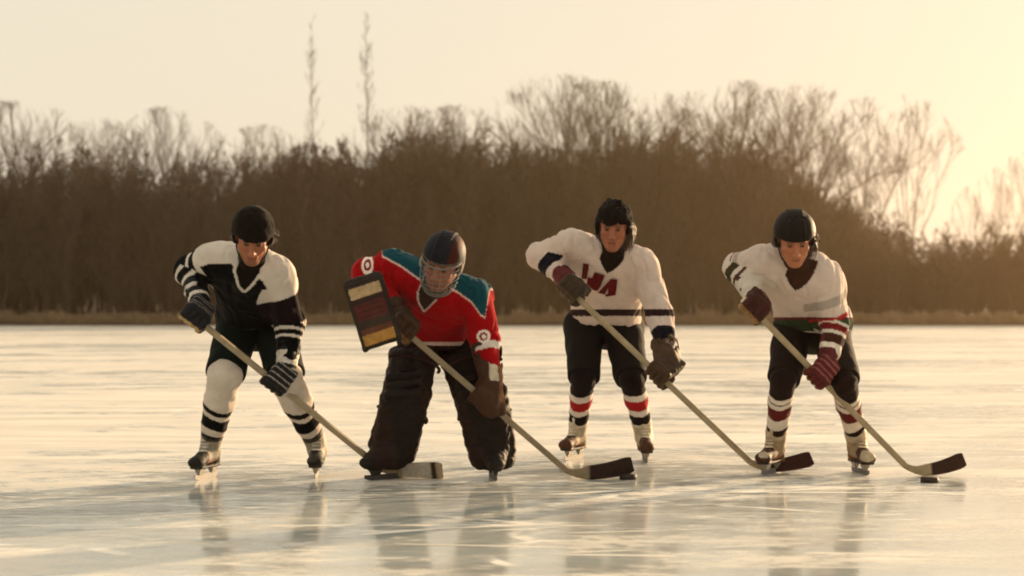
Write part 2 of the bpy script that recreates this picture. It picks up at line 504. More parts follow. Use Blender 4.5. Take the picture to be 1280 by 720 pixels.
    def jcol(P):
        ax = (P-N)@r; b = -((P-N)@spine); nn = (P-N)@n
        c = J['torso'](P, ax, b, nn)
        dt = np.minimum(seg(P, Pv, chest)[1], seg(P, chest, N)[1])
        ux = {}
        for k, sh, el in (('R', sR, eR), ('L', sL, eL)):
            w = fr[k][3]
            t1, d1 = seg(P, sh, el); t2, d2 = seg(P, el, w)
            u = np.where(d1 < d2, np.clip(t1, -9, 1), 1+np.clip(t2, 0, 2))
            dm = np.minimum(d1, d2)
            on = (dm < dt-.01) & (dm < .14) & (u > .12) & (np.sign(ax) == (1 if k == 'L' else -1))
            cc, ok = J['arm'+k](P, u, ax)
            c[on & ok] = cc[on & ok]
        vm = (np.abs(ax) < vneck(b, vw, vl)) & (nn > -.03) & (b > -.12)
        tr = (np.abs(ax) < vneck(b, vw, vl)+J.get('vt', .012)) & (b < vl+.012) & (nn > -.03) & ~vm
        if J.get('vtrim') is not None: c[tr] = J['vtrim']
        c[vm] = J['under']
        return c
    jo = vol.build('jersey', root, CLOTH(), jcol)
    # ---- trousers
    if d.get('pants') is not None:
        ends = {k: g['hip'+k]+(g['knee'+k]-g['hip'+k])*d.get('phem', .88) for k in 'RL'}
        lo, hi = bbox([Pv, g['hipR'], g['hipL'], ends['R'], ends['L']], .19)
        vol = Vol(lo, hi, .0075)
        vol.cap(g['hipR'], g['hipL'], .12, .12, .05); vol.cap(Pv, Pv+V(0, 0, -.05), .15, .14, .06)
        for k in 'RL':
            vol.cap(g['hip'+k], ends[k], d.get('hr', .115), d.get('pr', .1), .03)
            if d.get('long'): vol.chain([ends[k], g['knee'+k]+V(0, -.01, 0), g['knee'+k]+(ank[k]-g['knee'+k])*.3], [d.get('pr', .1), d['pr']*.93, .072], .04)
            dd = nrm(g['knee'+k]-g['hip'+k])
            if d.get('long'): dd = nrm(ank[k]-g['knee'+k])
            vol.box((g['knee'+k]+dd*.185 if d.get('long') else ends[k]+dd*.1)+V(0, 0, -.02), (.13, .13, .1), np.array([r, np.cross(dd, r), dd]), .01, .01, True)
        vol.noise(.007, .07, d['seed']+5, stretch=np.array([1, 1, .5]))
        hm = d.get('hemc')
        vol.build('hockey_pants', root, painted('nylon_pants', .85, .3, 500, .15, 10, spec=.12), d['pants'])
    # ---- socks and skates
    for k in 'RL':
        kn, an = g['knee'+k], ank[k]; hp = g['hip'+k]
        top = kn+(hp-kn)*.25
        lo, hi = bbox([top, kn, an], .14)
        vol = Vol(lo, hi, .0062)
        ks = d.get('ksz', 1.)
        fwd = nrm(V(0, -1, .1))
        vol.cap(top, kn, .088*ks, .086*ks, .02)
        vol.chain([kn, kn+(an-kn)*.35+V(0, .012, 0), kn+(an-kn)*.7, an+V(0, 0, .02)], [.086*ks, .079*ks, .064*ks, .048], .02)
        if not d.get('slim'): vol.ell(kn+fwd*.02, (.07*ks, .045, .085), None, .03)
        vol.cap(kn+fwd*.035, kn+(an-kn)*.75+fwd*.02, .055, .048, .03)
        vol.noise(.004, .04, d['seed']+8, stretch=np.array([1, 1, 1.6]))
        if not d.get('goalie'):
            vol.build('sock', root, SOCK(), lambda P: bands(((P-kn)@nrm(an-kn))/np.linalg.norm(an-kn)+.02*np.sin(P[:, 0]*30), d['sock'], d['sockbase']))
        make_skate(root, g['foot'+k], d['toe'+k], an, kn, d['skate'])
    # ---- gloves
    if d.get('goalie'): goalie_kit(root, d, g, fr, s, ank)
    else:
        for k in 'RL':
            gg, p, q, w, el = fr[k]; G = d['glove'+k]
            glove(root, gg, s, p, q, w, el, **G)
    headgear(root, d, O, A, S)
    if d.get('letters'): letters(root, jo, d['letters'])
    return root

def make_skate(root, ft, toe, an, kn, K):
    dr = nrm(V(toe[0], toe[1], 0)); x = np.cross(dr, V(0, 0, 1)); up = V(0, 0, 1)
    B = V(ft[0], ft[1], 0); sh = nrm(kn-an)
    lo, hi = bbox([B-dr*.14, B+dr*.19, an+sh*.12], .085); lo[2] = .045
    vol = Vol(lo, hi, .005)
    vol.cap(an+V(0, 0, -.02), an+sh*.08, .052, .061, .02)
    vol.cap(an+V(0, 0, -.03)-dr*.02, B-dr*.09+up*.095, .045, .040, .02)
    vol.cap(an+V(0, 0, -.03), B+dr*.12+up*.098, .046, .036, .03, flat=up, fs=1.05)
    vol.ell(B+dr*.135+up*.096, (.045, .045, .032), np.array([x, dr, up]), .012)
    vol.box(B+dr*.012+up*.068, (.036, .132, .008), np.array([x, dr, up]), .008, .006)
    for i in range(4):
        c = an+dr*(.052+.016*i)+up*(.02-.016*i)
        vol.cap(c-x*.022, c+x*.022, .0055, .0055, .004)
    vol.cap(an+sh*.06+dr*.045, an+sh*.105+dr*.058, .024, .018, .008)     # tongue
    def col(P):
        q = P-B; u = q@dr; z = q[:, 2]
        c = np.tile(K['boot'], (len(P), 1))
        c[u > .05] = K['toe']; c[(z < .078)] = K['sole']
        c[(u < -.055) & (z < .15)] = K['heel']
        l = (np.abs((P-an)@x) < .024) & (u > -.01) & (u < .09) & (np.abs(((z*1.0) % .018)-.009) < .003) & (z > .11)
        c[l] = K['lace']
        top = ((P-an)@sh > .068); c[top] = K['cuff']
        return c
    b = vol.build('skate', root, LEATHER(), col)
    b.location = b.location
    # blade holder and runner (children of the skate)
    ac = Acc()
    for (u0, u1) in ((-.115, -.05), (.045, .12)):
        a = []
        for (u, z, hw) in ((u0, .064, .02), (u1, .064, .02), (u1-.012, .026, .006), (u0+.012, .026, .006)):
            a.append((u, z, hw))
        v = []
        for sx in (-1, 1):
            for (u, z, hw) in a: v.append(B+dr*u+up*z+x*hw*sx)
        ac.add((v, [(0, 1, 2, 3), (7, 6, 5, 4), (0, 4, 5, 1), (1, 5, 6, 2), (2, 6, 7, 3), (3, 7, 4, 0)]), K['holder'])
    v = [B+dr*u+up*z+x*hw for u in (-.115, .12) for z in (.058, .066) for hw in (-.014, .014)]
    ac.add((v, [(0, 1, 3, 2), (4, 6, 7, 5), (0, 4, 5, 1), (2, 3, 7, 6), (0, 2, 6, 4), (1, 5, 7, 3)]), K['holder'])
    h = ac.build('blade_holder', b, painted('holder', .4, .05, 100, .1, 20, spec=.5), False)
    n = 26; pr = []
    for i in range(n+1):
        t = i/n; u = -.145+t*.30
        zb = .0+.012*max(0, (t-.82)/.18)**2+.010*max(0, (.1-t)/.1)**2
        pr.append((u, zb))
    v, f = [], []
    for sx in (-1, 1):
        for (u, zb) in pr: v.append(B+dr*u+up*zb+x*.002*sx)
        for (u, zb) in pr: v.append(B+dr*u+up*.030+x*.002*sx)
    m = n+1
    for i in range(n):
        f += [(i, i+1, m+i+1, m+i), (2*m+i+1, 2*m+i, 3*m+i, 3*m+i+1), (i, 2*m+i, 2*m+i+1, i+1), (m+i, m+i+1, 3*m+i+1, 3*m+i)]
    f += [(0, m, 3*m, 2*m), (n, 2*m+n, 3*m+n, m+n)]
    link('runner', mesh('runner', v, f, None, False), b, plain('dark_steel', (.05, .045, .04), .6, .2) if K.get('darkrun') else STEEL())

def headgear(root, d, O, A, S):
    L = lambda x, y, z: O+S*(x*A[0]+y*A[1]+z*A[2]); H = d['helmet']
    R3 = V(.16, .16, .16)*S
    vol = Vol(O-R3, O+R3+V(0, 0, .02), .0045)
    e = H.get('r', (.094, .116, .104))
    vol.ell(L(0, -.012, .040), np.array(e)*S, A, .0)
    for sx in (-1, 1):
        vol.ell(L(sx*.086, -.012, .0), np.array((.014, .04, .048))*S, A, .012)
    for x in H.get('ribs', (-.04, .04)):       # raised ribs running over the crown
        pts = [L(x*(1-.2*abs(math.sin(a))), -.012+(e[1]+.001)*math.cos(a)*math.sqrt(1-(x/e[0])**2), .040+(e[2]+.001)*math.sin(a)*math.sqrt(1-(x/e[0])**2)) for a in np.linspace(.25, 2.9, 14)]
        vol.chain(pts, [.005]*14, .008)
    fz = H.get('front', .034)
    def cut(g, f):
        q = (g-O)@A.T/S; y, z, x = q[..., 1], q[..., 2], np.abs(q[..., 0])
        low = fz-.62*np.clip(.045-y, 0, .16)
        ear = (x > .06)
        low = np.where(ear & (y < .02), np.minimum(low, -.045), low)
        inner = np.linalg.norm((q-np.array([0, -.012, .034]))/np.array([e[0]-.011, e[1]-.012, e[2]-.012]), axis=-1)
        d2 = (inner-1)*.085
        return np.maximum(np.maximum(f, (low-z).astype(np.float32)), (-d2).astype(np.float32))
    vol.fn(cut)
    for (vx, vy) in H.get('vents', ()):
        zz = .04+e[2]*math.sqrt(max(0, 1-(vx/e[0])**2-((vy+.012)/e[1])**2))
        vol.cap(L(vx, vy-.014, zz+.004), L(vx, vy+.014, zz+.004), .0058, .0058, .002, cut=True)
    if H.get('fuzz'): vol.noise(.006*H['fuzz'], .018, 3, .02); vol.noise(.008*H['fuzz'], .05, 6, .02)
    def col(P):
        q = (P-O)@A.T/S
        c = np.tile(H['col'], (len(P), 1))
        if H.get('stripe') is not None:
            m = np.abs(q[:, 0]-H['sx']) < H['sw']; c[m & (q[:, 2] > .02)] = H['stripe']
        if H.get('edge') is not None:
            m = (q[:, 2] < fz-.62*np.clip(.045-q[:, 1], 0, .16)+.012) & (q[:, 2] > -.03); c[m] = H['edge']
        return c
    h = vol.build('helmet', root, CLOTH() if H.get('fuzz') else PLASTIC(), col)
    # chin strap: loops under the chin
    if not d.get('goalie'):
        ac = Acc()
        pts = [L(.079*math.cos(a), .012+.05*max(0, -math.sin(a)), -.02+.105*math.sin(a)) for a in np.linspace(0, -math.pi, 18)]
        ac.add(tube(pts, .0045, 6), (.02, .018, .016)); ac.build('strap', h, LEATHER())
    # hair
    if d.get('hair'):
        hr = d['hair']; ac = Acc()
        vol = Vol(O-R3*1.15, O+R3, .005)
        vol.ell(L(0, -.03, .02), np.array((.083, .092, .085))*S, A, .01)
        for sx, ln in ((-1, hr['len'][0]), (1, hr['len'][1])):
            vol.chain([L(sx*.078, -.02, .0), L(sx*.084, -.025, -ln*.5), L(sx*.07, -.03, -ln)], [.024, .023, .012], .015)
            vol.cap(L(0, -.07, -.02), L(sx*.05, -.07, -ln*.8), .04, .02, .02)
        def cut2(g, f):
            q = (g-O)@A.T/S
            face = np.linalg.norm((q-np.array([0, .07, -.03]))/np.array([.074, .085, .10]), axis=-1)
            return np.maximum(f, (-(face-1)*.07).astype(np.float32))
        vol.fn(cut2); vol.noise(.006, .014, 9, stretch=np.array([1, 1, .25]))
        vol.build('hair', root, HAIR(), hx('2b1a10'))
        o = ac
        strands(ac, O, A, S, [(-.082, -.02, .01), (-.08, -.045, .0), (-.088, -.01, .02)], hr['len'][0]*1.1, 3, hr.get('n', 70)//2, outward=.02)
        ac.build('loose_hair', root, HAIR()); ac = Acc()
        strands(ac, O, A, S, [(.084, -.02, .02), (.082, -.045, .0), (.09, -.005, .03)], hr['len'][1]*1.1, 4, hr.get('n', 70), outward=.03)
        ac.build('loose_hair', root, HAIR())

def letters(root, jo, polys):
    dg = bpy.context.evaluated_depsgraph_get()
    bm = bmesh.new(); bm.from_mesh(jo.data); bm.normal_update()
    tree = BVHTree.FromBMesh(bm)
    off = -np.array(root.location)
    for poly, cc in polys:
        b2 = bmesh.new()
        vs = [b2.verts.new((p[0], 0, -p[1])) for p in poly]
        b2.faces.new(vs)
        bmesh.ops.triangulate(b2, faces=b2.faces[:])
        for _ in range(4): bmesh.ops.subdivide_edges(b2, edges=b2.edges[:], cuts=1)
        cam = Vector((off[0], off[1], CAMZ+off[2]))
        vf, ok = [], {}
        P = []
        for v in b2.verts:
            px, py = v.co.x, -v.co.z
            w = at(px, py, 10.0)+off; dr = (Vector(w)-cam).normalized()
            hit = tree.ray_cast(cam, dr)
            q = hit[0] if hit[0] else Vector(w)
            P.append(np.array(q-dr*.012))
        b2.verts.ensure_lookup_table()
        F = [tuple(v.index for v in f.verts) for f in b2.faces]
        P = np.array(P); n0 = len(P)
        back = P+V(0, .018, 0)
        me = mesh('chest_lettering', np.concatenate([P, back]), F+[tuple(i+n0 for i in f[::-1]) for f in F], np.tile(cc, (2*n0, 1)))
        o = bpy.data.objects.new('chest_lettering', me); C.objects.link(o); o.parent = jo; me.materials.append(CLOTH())
        b2.free()
    bm.free()

def goalie_kit(root, d, g, fr, s, ank):
    br = hx('170c07'); br2 = hx('28140b')
    for k in 'RL':
        hp, kn, an = g['hip'+k], g['knee'+k], ank[k]; ft = g['foot'+k]
        sx = -1 if k == 'R' else 1
        F = V(.0, -1, 0); F = nrm(V(d['toe'+k][0]*.35, -1, .05))
        top = kn+(hp-kn)*.62+F*.06+V(0, 0, .03); mid = kn+F*.055; bot = an+F*.045+V(0, 0, -.035)
        lo, hi = bbox([top, mid, bot, V(ft[0], ft[1], .05)+nrm(d['toe'+k])*.15], .19); lo[2] = .035
        vol = Vol(lo, hi, .0065)
        def panel(a, b, hw, th, kk=.02):
            dd = nrm(b-a); nn = nrm(F-dd*(F@dd)); x = np.cross(dd, nn)
            vol.box((a+b)/2, (hw, np.linalg.norm(b-a)/2, th), np.array([x, dd, nn]), .035, kk)
            return x, dd, nn
        x1, d1, n1 = panel(top, mid-V(0, 0, .02), .112, .058)
        x2, d2, n2 = panel(mid+V(0, 0, .03), bot, .106, .065)
        for sg in (-1, 1):          # stuffed side rolls
            vol.chain([top+x1*sg*.096-n1*.01, mid+x1*sg*.099, bot+x2*sg*.096+V(0, 0, .02)], [.038, .042, .040], .015)
        vol.cap(top-x1*.1, top+x1*.1, .035, .035, .02)
        for t in (-.03, .03, .09):  # knee rolls
            c = mid+d1*(-t)+n1*.05; vol.cap(c-x1*.09, c+x1*.09, .022, .022, .01)
        tt = nrm(V(d['toe'+k][0], d['toe'+k][1], 0)); tc = V(ft[0], ft[1], .105)
        vol.cap(bot+V(0, 0, .02), tc+tt*.10, .085, .055, .04)
        vol.cap(tc-np.cross(tt, V(0, 0, 1))*.07, tc+np.cross(tt, V(0, 0, 1))*.07, .052, .055, .03)
        vol.noise(.006, .05, 4); vol.noise(.004, .02, 7)
        def pc(P):
            c = np.tile(br, (len(P), 1)); u = np.abs((P-mid)@x1)
            c[u > .09] = br2*.8
            m = np.abs(((P[:, 2]*1.0) % .075)-.037) < .0035; c[m] = br*.5
            return c
        pad = vol.build('leg_pad', root, LEATHER(), pc)
        for z in (.35, .62):        # straps with buckles round the pad's back
            c = np.array(mid+(bot-mid)*((mid[2]-z)/(mid[2]-bot[2])))
            pts = [c+x2*.14*math.cos(a)-n2*(.0+.12*math.sin(a)) for a in np.linspace(0, math.pi, 14)]
            Acc().add(tube(pts, .009, 6), br2).build('strap', pad, LEATHER())
    # blocker on the right hand
    gg, p, q, w, el = fr['R']
    dirn = nrm(w-el)
    glove(root, gg, s, p, q, w, el, base=hx('3a2416'), cuffb=[], roll=hx('2a1a10'), palm=hx('6a4a2c'), cufflen=.10)
    cx = at(466, 391, 8.50)
    u = nrm(at(479, 430, 8.5)-at(455, 352, 8.55)); xx = nrm(V(.97, -.05, .22)-u*(V(.97, -.05, .22)@u)); nn = np.cross(xx, u)
    vol = Vol(*bbox([cx-u*.2, cx+u*.2], .15), .005)
    vol.box(cx+nn*.0, (.092, .172, .036), np.array([xx, u, nn]), .012, 0)
    vol.cap(cx-u*.172-xx*.075+nn*0, cx-u*.172+xx*.075, .026, .026, .01)
    vol.cap(cx-xx*.088-u*.16, cx-xx*.088+u*.165, .016, .016, .01)
    vol.cap(cx+xx*.088-u*.16, cx+xx*.088+u*.165, .016, .016, .01)
    vol.noise(.003, .04, 2)
    def bc(P):
        t = (P-cx)@u; a = np.abs((P-cx)@xx)
        c = np.tile(hx('231810'), (len(P), 1))
        for t0, t1, cc in ((-.142, -.085, 'a88f6c'), (-.085, -.055, '2b1610'), (-.055, .03, '4d1d17'), (.03, .075, '33251a'), (.075, .105, '5a3320'), (.105, .160, 'a07436')):
            c[(t >= t0) & (t < t1) & (a < .082)] = hx(cc)
        st = (t > -.055) & (t < .03) & (np.abs(((t+.055) % .028)-.014) < .003) & (a < .06); c[st] = hx('2a1511')
        return c
    vol.build('blocker', root, LEATHER(), bc)
    # catching glove round the left hand
    gg, p, q, w, el = fr['L']; f = nrm(w-el)
    vol = Vol(*bbox([gg+q*.05, w-f*.24], .18), .0055)
    hand(vol, gg, s, p, q, w, .019, .036, .031)
    vol.cap(w, w-f*.2, .062, .088, .03, flat=p, fs=1.2)
    r_ = nrm(np.cross(f, p))
    if r_[0] < 0: r_ = -r_
    vol.ell(gg+r_*.035+p*.005, (.085, .05, .11), np.array([r_, nrm(np.cross(r_, f)), f]), .03)
    vol.cap(gg+r_*.07-f*.17, gg+r_*.105+f*.06, .03, .034, .02)
    vol.cap(w-f*.14, w-f*.30, .074, .088, .006, cut=True)
    vol.noise(.004, .03, 2)
    def cc(P):
        c = np.tile(hx('3b2214'), (len(P), 1)); a = (P-w)@r_; t = (P-w)@f; h = (P-w)@p
        c[(a > .012) & (t < .10)] = hx('6b4426'); c[(a > -.038) & (a < .012) & (t < .0) & (h > 0)] = hx('b8ab98')
        return c
    vol.build('catching_glove', root, LEATHER(), cc)

def goalie_cage(root, O, A, S):
    L = lambda x, y, z: O+S*(x*A[0]+y*A[1]+z*A[2])
    def sp(a, z):       # point on the cage: azimuth a, height z
        t = (z+.04)/.115; rr = math.sqrt(max(.05, 1-max(0, -t)**2*.75)) 
        return L(.094*math.sin(a)*rr, .005+(.128*rr)*math.cos(a), z)
    ac = Acc(); col = (.3, .28, .25)
    for z in (.03, .005, -.02, -.045, -.07, -.093, -.115, -.132):
        ac.add(tube([sp(a, z) for a in np.linspace(-1.45, 1.45, 22)], .0017, 5), col)
    for a in np.linspace(-1.3, 1.3, 9):
        ac.add(tube([sp(a, z) for z in np.linspace(.036, -.132, 14)], .0015, 5), col)
    for z in (.036, -.134):
        ac.add(tube([sp(a, z) for a in np.linspace(-1.5, 1.5, 22)], .003, 6), col)
    ac.build('face_cage', root, STEEL())
    vol = Vol(O-V(.2, .25, .25), O+V(.2, .2, .2), .005)
    vol.ell(L(0, .045, -.125), np.array((.055, .05, .03))*S, A, .0); vol.ell(L(0, .05, -.1), np.array((.055, .05, .035))*S, A, .0, True)
    vol.build('chin_guard', root, LEATHER(), hx('6b6252'))
    ac = Acc()
    for sx in (-1, 1):
        ac = Acc().add(tube([L(sx*.097, .0, .02), L(sx*.1, .03, -.01), L(sx*.092, .04, -.03)], .004, 6), hx('b8b0a0'))
        ac.build('mask_strap', root, LEATHER())

# ================================================================== players' data
W_ = hx('cbc1b6'); BK = hx('0a0a0b'); PINKW = hx('c9b8ae')
def arm_plain(col=None, bl=()):
    def f(P, u, ax):
        c = np.zeros((len(P), 3)); ok = np.zeros(len(P), bool)
        if col is not None: c[:] = col; ok[:] = True
        for a, b, cc in bl:
            m = (u >= a) & (u < b); c[m] = cc; ok |= m
        return c, ok
    return f

# ---- player in the black and white jersey
def ortho(P, Y):          # flat pattern coordinates (metres turned into pattern units), the same from every side
    return CX+P[:, 0]*FPX/Y, HY-(P[:, 2]-CAMZ)*FPX/Y
def t1(P, ax, b, nn):
    c = np.tile(BK, (len(P), 1)); x, y = ortho(P, 8.85)
    ln = np.interp(x, [238, 252, 262, 292, 300, 309, 322, 330, 338, 344, 356, 380], [338, 333, 330, 330, 344, 356, 344, 352, 368, 420, 430, 430])
    c[y < ln] = W_
    return c
T1, H1 = at(236, 391, 8.74), ongr(492, 598)
P1 = dict(label='player in black and white jersey bending forward at the far left', seed=1,
  g=dict(footR=ongr(258, 598), footL=ongr(396, 596), kneeR=at(281, 470, 8.93), kneeL=at(357, 473, 8.95), hipR=at(299, 402, 9.28), hipL=at(343, 404, 9.28),
         pelvis=at(322, 396, 9.28), neck=at(314, 334, 8.86), shR=at(268, 325, 8.92), shL=at(346, 346, 8.92), elR=at(237, 338, 9.02), elL=at(364, 405, 8.98),
         head=at(316, 296, 8.66)),
  hf=(.10, -.82, -.54), roll=.06, hs=1.05, toeR=V(-.22, -.97, 0), toeL=V(.05, -1, 0), stickT=T1, stickH=H1, gripR=.035, gripL=.58,
  skin=hx('b07050', .74), stubble=hx('6b4a38'),
  jersey=dict(hemz=.80, torso=t1, under=hx('17100c'), vtrim=W_, vw=.06, vl=.045, vt=.016, cuff=(.72, .75), w=1.1,
     armR=arm_plain(None, [(.12, .38, W_), (.38, .6, BK), (.6, .72, W_), (.72, 1.06, BK), (1.06, 1.14, W_), (1.14, 1.3, BK), (1.3, 1.38, W_), (1.38, 2, BK)]),
     armL=arm_plain(None, [(.12, .42, W_), (.42, .98, hx('1a0f12')), (.98, 1.04, W_), (1.04, 1.14, BK), (1.14, 1.2, W_), (1.2, 1.3, BK), (1.3, 1.36, W_), (1.36, 2, BK)])),
  pants=hx('0e1613'), phem=.93, pr=.104, ksz=1.04,
  sockbase=hx('c9bcb0'), sock=[(.40, .47, BK), (.53, .68, BK), (.77, .84, BK)],
  skate=dict(boot=hx('8d8578'), toe=hx('1a1613'), sole=hx('1b1714'), heel=hx('3a332b'), lace=hx('d8d0c0'), cuff=hx('3a332c'), holder=hx('8f897c')),
  gloveR=dict(R=.021, base=hx('15161a'), cuffb=[(-.13, -.105, W_), (-.07, -.045, W_)], roll=hx('77726a'), palm=hx('a98b62'), cufflen=.14, cr=(.05, .068)),
  gloveL=dict(base=hx('15161a'), cuffb=[(-.09, -.02, W_)], roll=hx('8f8a80'), palm=hx('8f7452'), cufflen=.13, cr=(.05, .066)),
  helmet=dict(col=hx('15100d'), r=(.105, .123, .112), front=.03, fuzz=.5, ribs=()), hair=dict(len=(.05, .06), n=40))

# ---- goalie
TEAL = hx('11414c'); RED = hx('960a12'); CRW = hx('d8b8b0')
T2, H2 = at(497, 406, 8.62), ongr(722, 600)
def teal(P):
    x, y = ortho(P, 8.72)
    ln = np.interp(x, [470, 476, 500, 530, 548, 572, 590, 600, 606, 612], [290, 318, 331, 352, 352, 364, 377, 392, 396, 360])
    return y < ln, y < ln+2.6
def t2(P, ax, b, nn):
    c = np.tile(RED, (len(P), 1)); a, e = teal(P)
    c[e] = CRW; c[a] = TEAL
    c[(P[:, 2] < .735) & (P[:, 2] > .715)] = CRW
    c[P[:, 2] <= .715] = hx('2a1412')
    return c
def crest(center, r=.05, kx=1.0):
    def f(P):
        q = P-center; dd = np.hypot(q[:, 0]*kx, q[:, 2])
        m1 = dd < r; m2 = (dd < r*.62) & (dd > r*.30); m3 = dd < r*.3
        return m1, m2, m3
    return f
crR = crest(at(459, 331, 8.87), .052, 1.5); crL = crest(at(604, 421, 8.70), .036)
def arm2(k):
    cf = crR if k == 'R' else crL
    def f(P, u, ax):
        c = np.tile(RED, (len(P), 1)); ok = (u > .42)
        ok = np.ones(len(P), bool); a_, e_ = teal(P)
        c[e_ & (u < 1)] = CRW; c[a_ & (u < 1)] = TEAL
        if k == 'L': c[(u > 1.16) & (u < 1.30)] = hx('cfc4bd')
        a, b_, d_ = cf(P); c[a] = hx('e6d8d0'); c[b_] = hx('7a1a1a'); c[d_] = hx('e6d8d0')
        return c, ok
    return f
P2g = dict(footR=ongr(485, 599), footL=ongr(616, 599), kneeR=at(512, 494, 8.98), kneeL=at(601, 496, 8.98), hipR=at(525, 420, 9.3), hipL=at(566, 422, 9.3),
         pelvis=at(545, 414, 9.28), neck=at(541, 360, 8.82), shR=at(491, 334, 8.90), shL=at(592, 372, 8.85), elR=at(459, 342, 8.99), elL=at(606, 424, 8.92),
         head=at(553, 328, 8.58))
P2 = dict(label='goalie in red and teal jersey with dark leg pads and caged mask', seed=2, goalie=True, g=P2g,
  hf=(-.26, -.86, -.46), roll=.30, hs=1.09, toeR=V(-.75, -.65, 0), toeL=V(.15, -1, 0), stickT=T2, stickH=H2, gripR=.03, gripL=.60,
  skin=hx('a86a50', .74), stubble=hx('5a4438'),
  jersey=dict(hemz=.685, torso=t2, under=hx('3a2a24'), vtrim=hx('c9b5ac'), vw=.05, vl=.045, vt=.009, cuff=(.7, .6), w=1.02, sl=1.05, armR=arm2('R'), armL=arm2('L')),
  pants=hx('1a1210'), phem=.8, pr=.11, sockbase=hx('1a1210'), sock=[],
  skate=dict(boot=hx('1a1411'), toe=hx('1a1411'), sole=hx('14100e'), heel=hx('14100e'), lace=hx('443a30'), cuff=hx('14100e'), holder=hx('1a1614'), darkrun=True),
  helmet=dict(col=hx('10121c'), r=(.099, .120, .108), front=.036, ribs=(-.03, .03), stripe=hx('3a120c'), sx=.062, sw=.018, edge=hx('5a5048'), vents=((0, .05), (0, .0))), hair=None)

# ---- player with maroon lettering
NV = hx('10101a'); MAR = hx('561a1f')
T3, H3 = at(707, 358, 9.80), ongr(952, 591)
def t3(P, ax, b, nn):
    c = np.tile(PINKW, (len(P), 1)); z = P[:, 2]
    c[(z > .875) & (z < .915)] = hx('2a1a1c')
    return c
LT = lambda pts: [(700+x/8, 310+y/8) for x, y in pts]
MC = hx('5a1519')
P3 = dict(label='player in white jersey with maroon chest letters and a dark helmet over long hair', seed=3,
  g=dict(footR=ongr(718, 574), footL=ongr(806, 577), kneeR=at(729, 473, 10.12), kneeL=at(789, 474, 10.06), hipR=at(731, 408, 10.42), hipL=at(779, 408, 10.42),
         pelvis=at(757, 398, 10.42), neck=at(764, 322, 10.02), shR=at(712, 308, 10.06), shL=at(803, 333, 10.06), elR=at(676, 320, 10.12), elL=at(825, 396, 9.94),
         head=at(767, 284, 9.86)),
  hf=(-.14, -.95, -.26), roll=.05, hs=1.05, toeR=V(-.42, -.9, 0), toeL=V(.02, -1, 0), stickT=T3, stickH=H3, gripR=.035, gripL=.75,
  skin=hx('a8684a', .76), stubble=None,
  jersey=dict(hemz=.818, torso=t3, under=hx('1d1410'), vtrim=None, vw=.07, vl=.022, cuff=(.6, .5), w=1.05, sl=1.06,
     armR=arm_plain(None, [(1.2, 1.42, NV), (1.42, 1.5, PINKW)]), armL=arm_plain(None, [(1.34, 1.58, NV), (1.58, 1.7, PINKW)])),
  pants=hx('15100f'), phem=.97, pr=.098, hr=.125, ksz=.84, slim=True,
  sockbase=hx('191112'), sock=[(.22, .33, hx('d6cac0')), (.33, .50, hx('9c1f22')), (.50, .60, hx('d6cac0'))],
  skate=dict(boot=hx('b5a78e'), toe=hx('4a2a18'), sole=hx('2a1b12'), heel=hx('7a6040'), lace=hx('e0d6c4'), cuff=hx('cfc4b0'), holder=hx('968c7a')),
  gloveR=dict(R=.021, base=hx('372b1e'), cuffb=[(-.2, -.06, MAR), (-.06, -.035, hx('d6cabc'))], roll=hx('2f261c'), palm=hx('4a3a28'), cufflen=.15, cr=(.056, .066), boxy=True),
  gloveL=dict(base=hx('3f2c1c'), cuffb=[(-.2, -.02, hx('47321f'))], roll=hx('302114'), palm=hx('4a3424'), cufflen=.15, cr=(.072, .085), boxy=True),
  helmet=dict(col=hx('120c0a'), r=(.103, .118, .112), front=.034, fuzz=True, ribs=(-.04, 0, .04)), hair=dict(len=(.08, .13), n=110),
  letters=[(LT([(232, 150), (290, 165), (266, 312), (215, 305)]), MC),
           (LT([(345, 243), (448, 278), (402, 392), (372, 432), (330, 420), (268, 362), (276, 296), (322, 300)]), MC),
           (LT([(508, 310), (575, 318), (566, 400), (480, 400), (446, 425), (448, 465), (378, 450)]), MC),
           (LT([(480, 400), (566, 400), (555, 472), (462, 488), (448, 465), (478, 462)]), MC)])

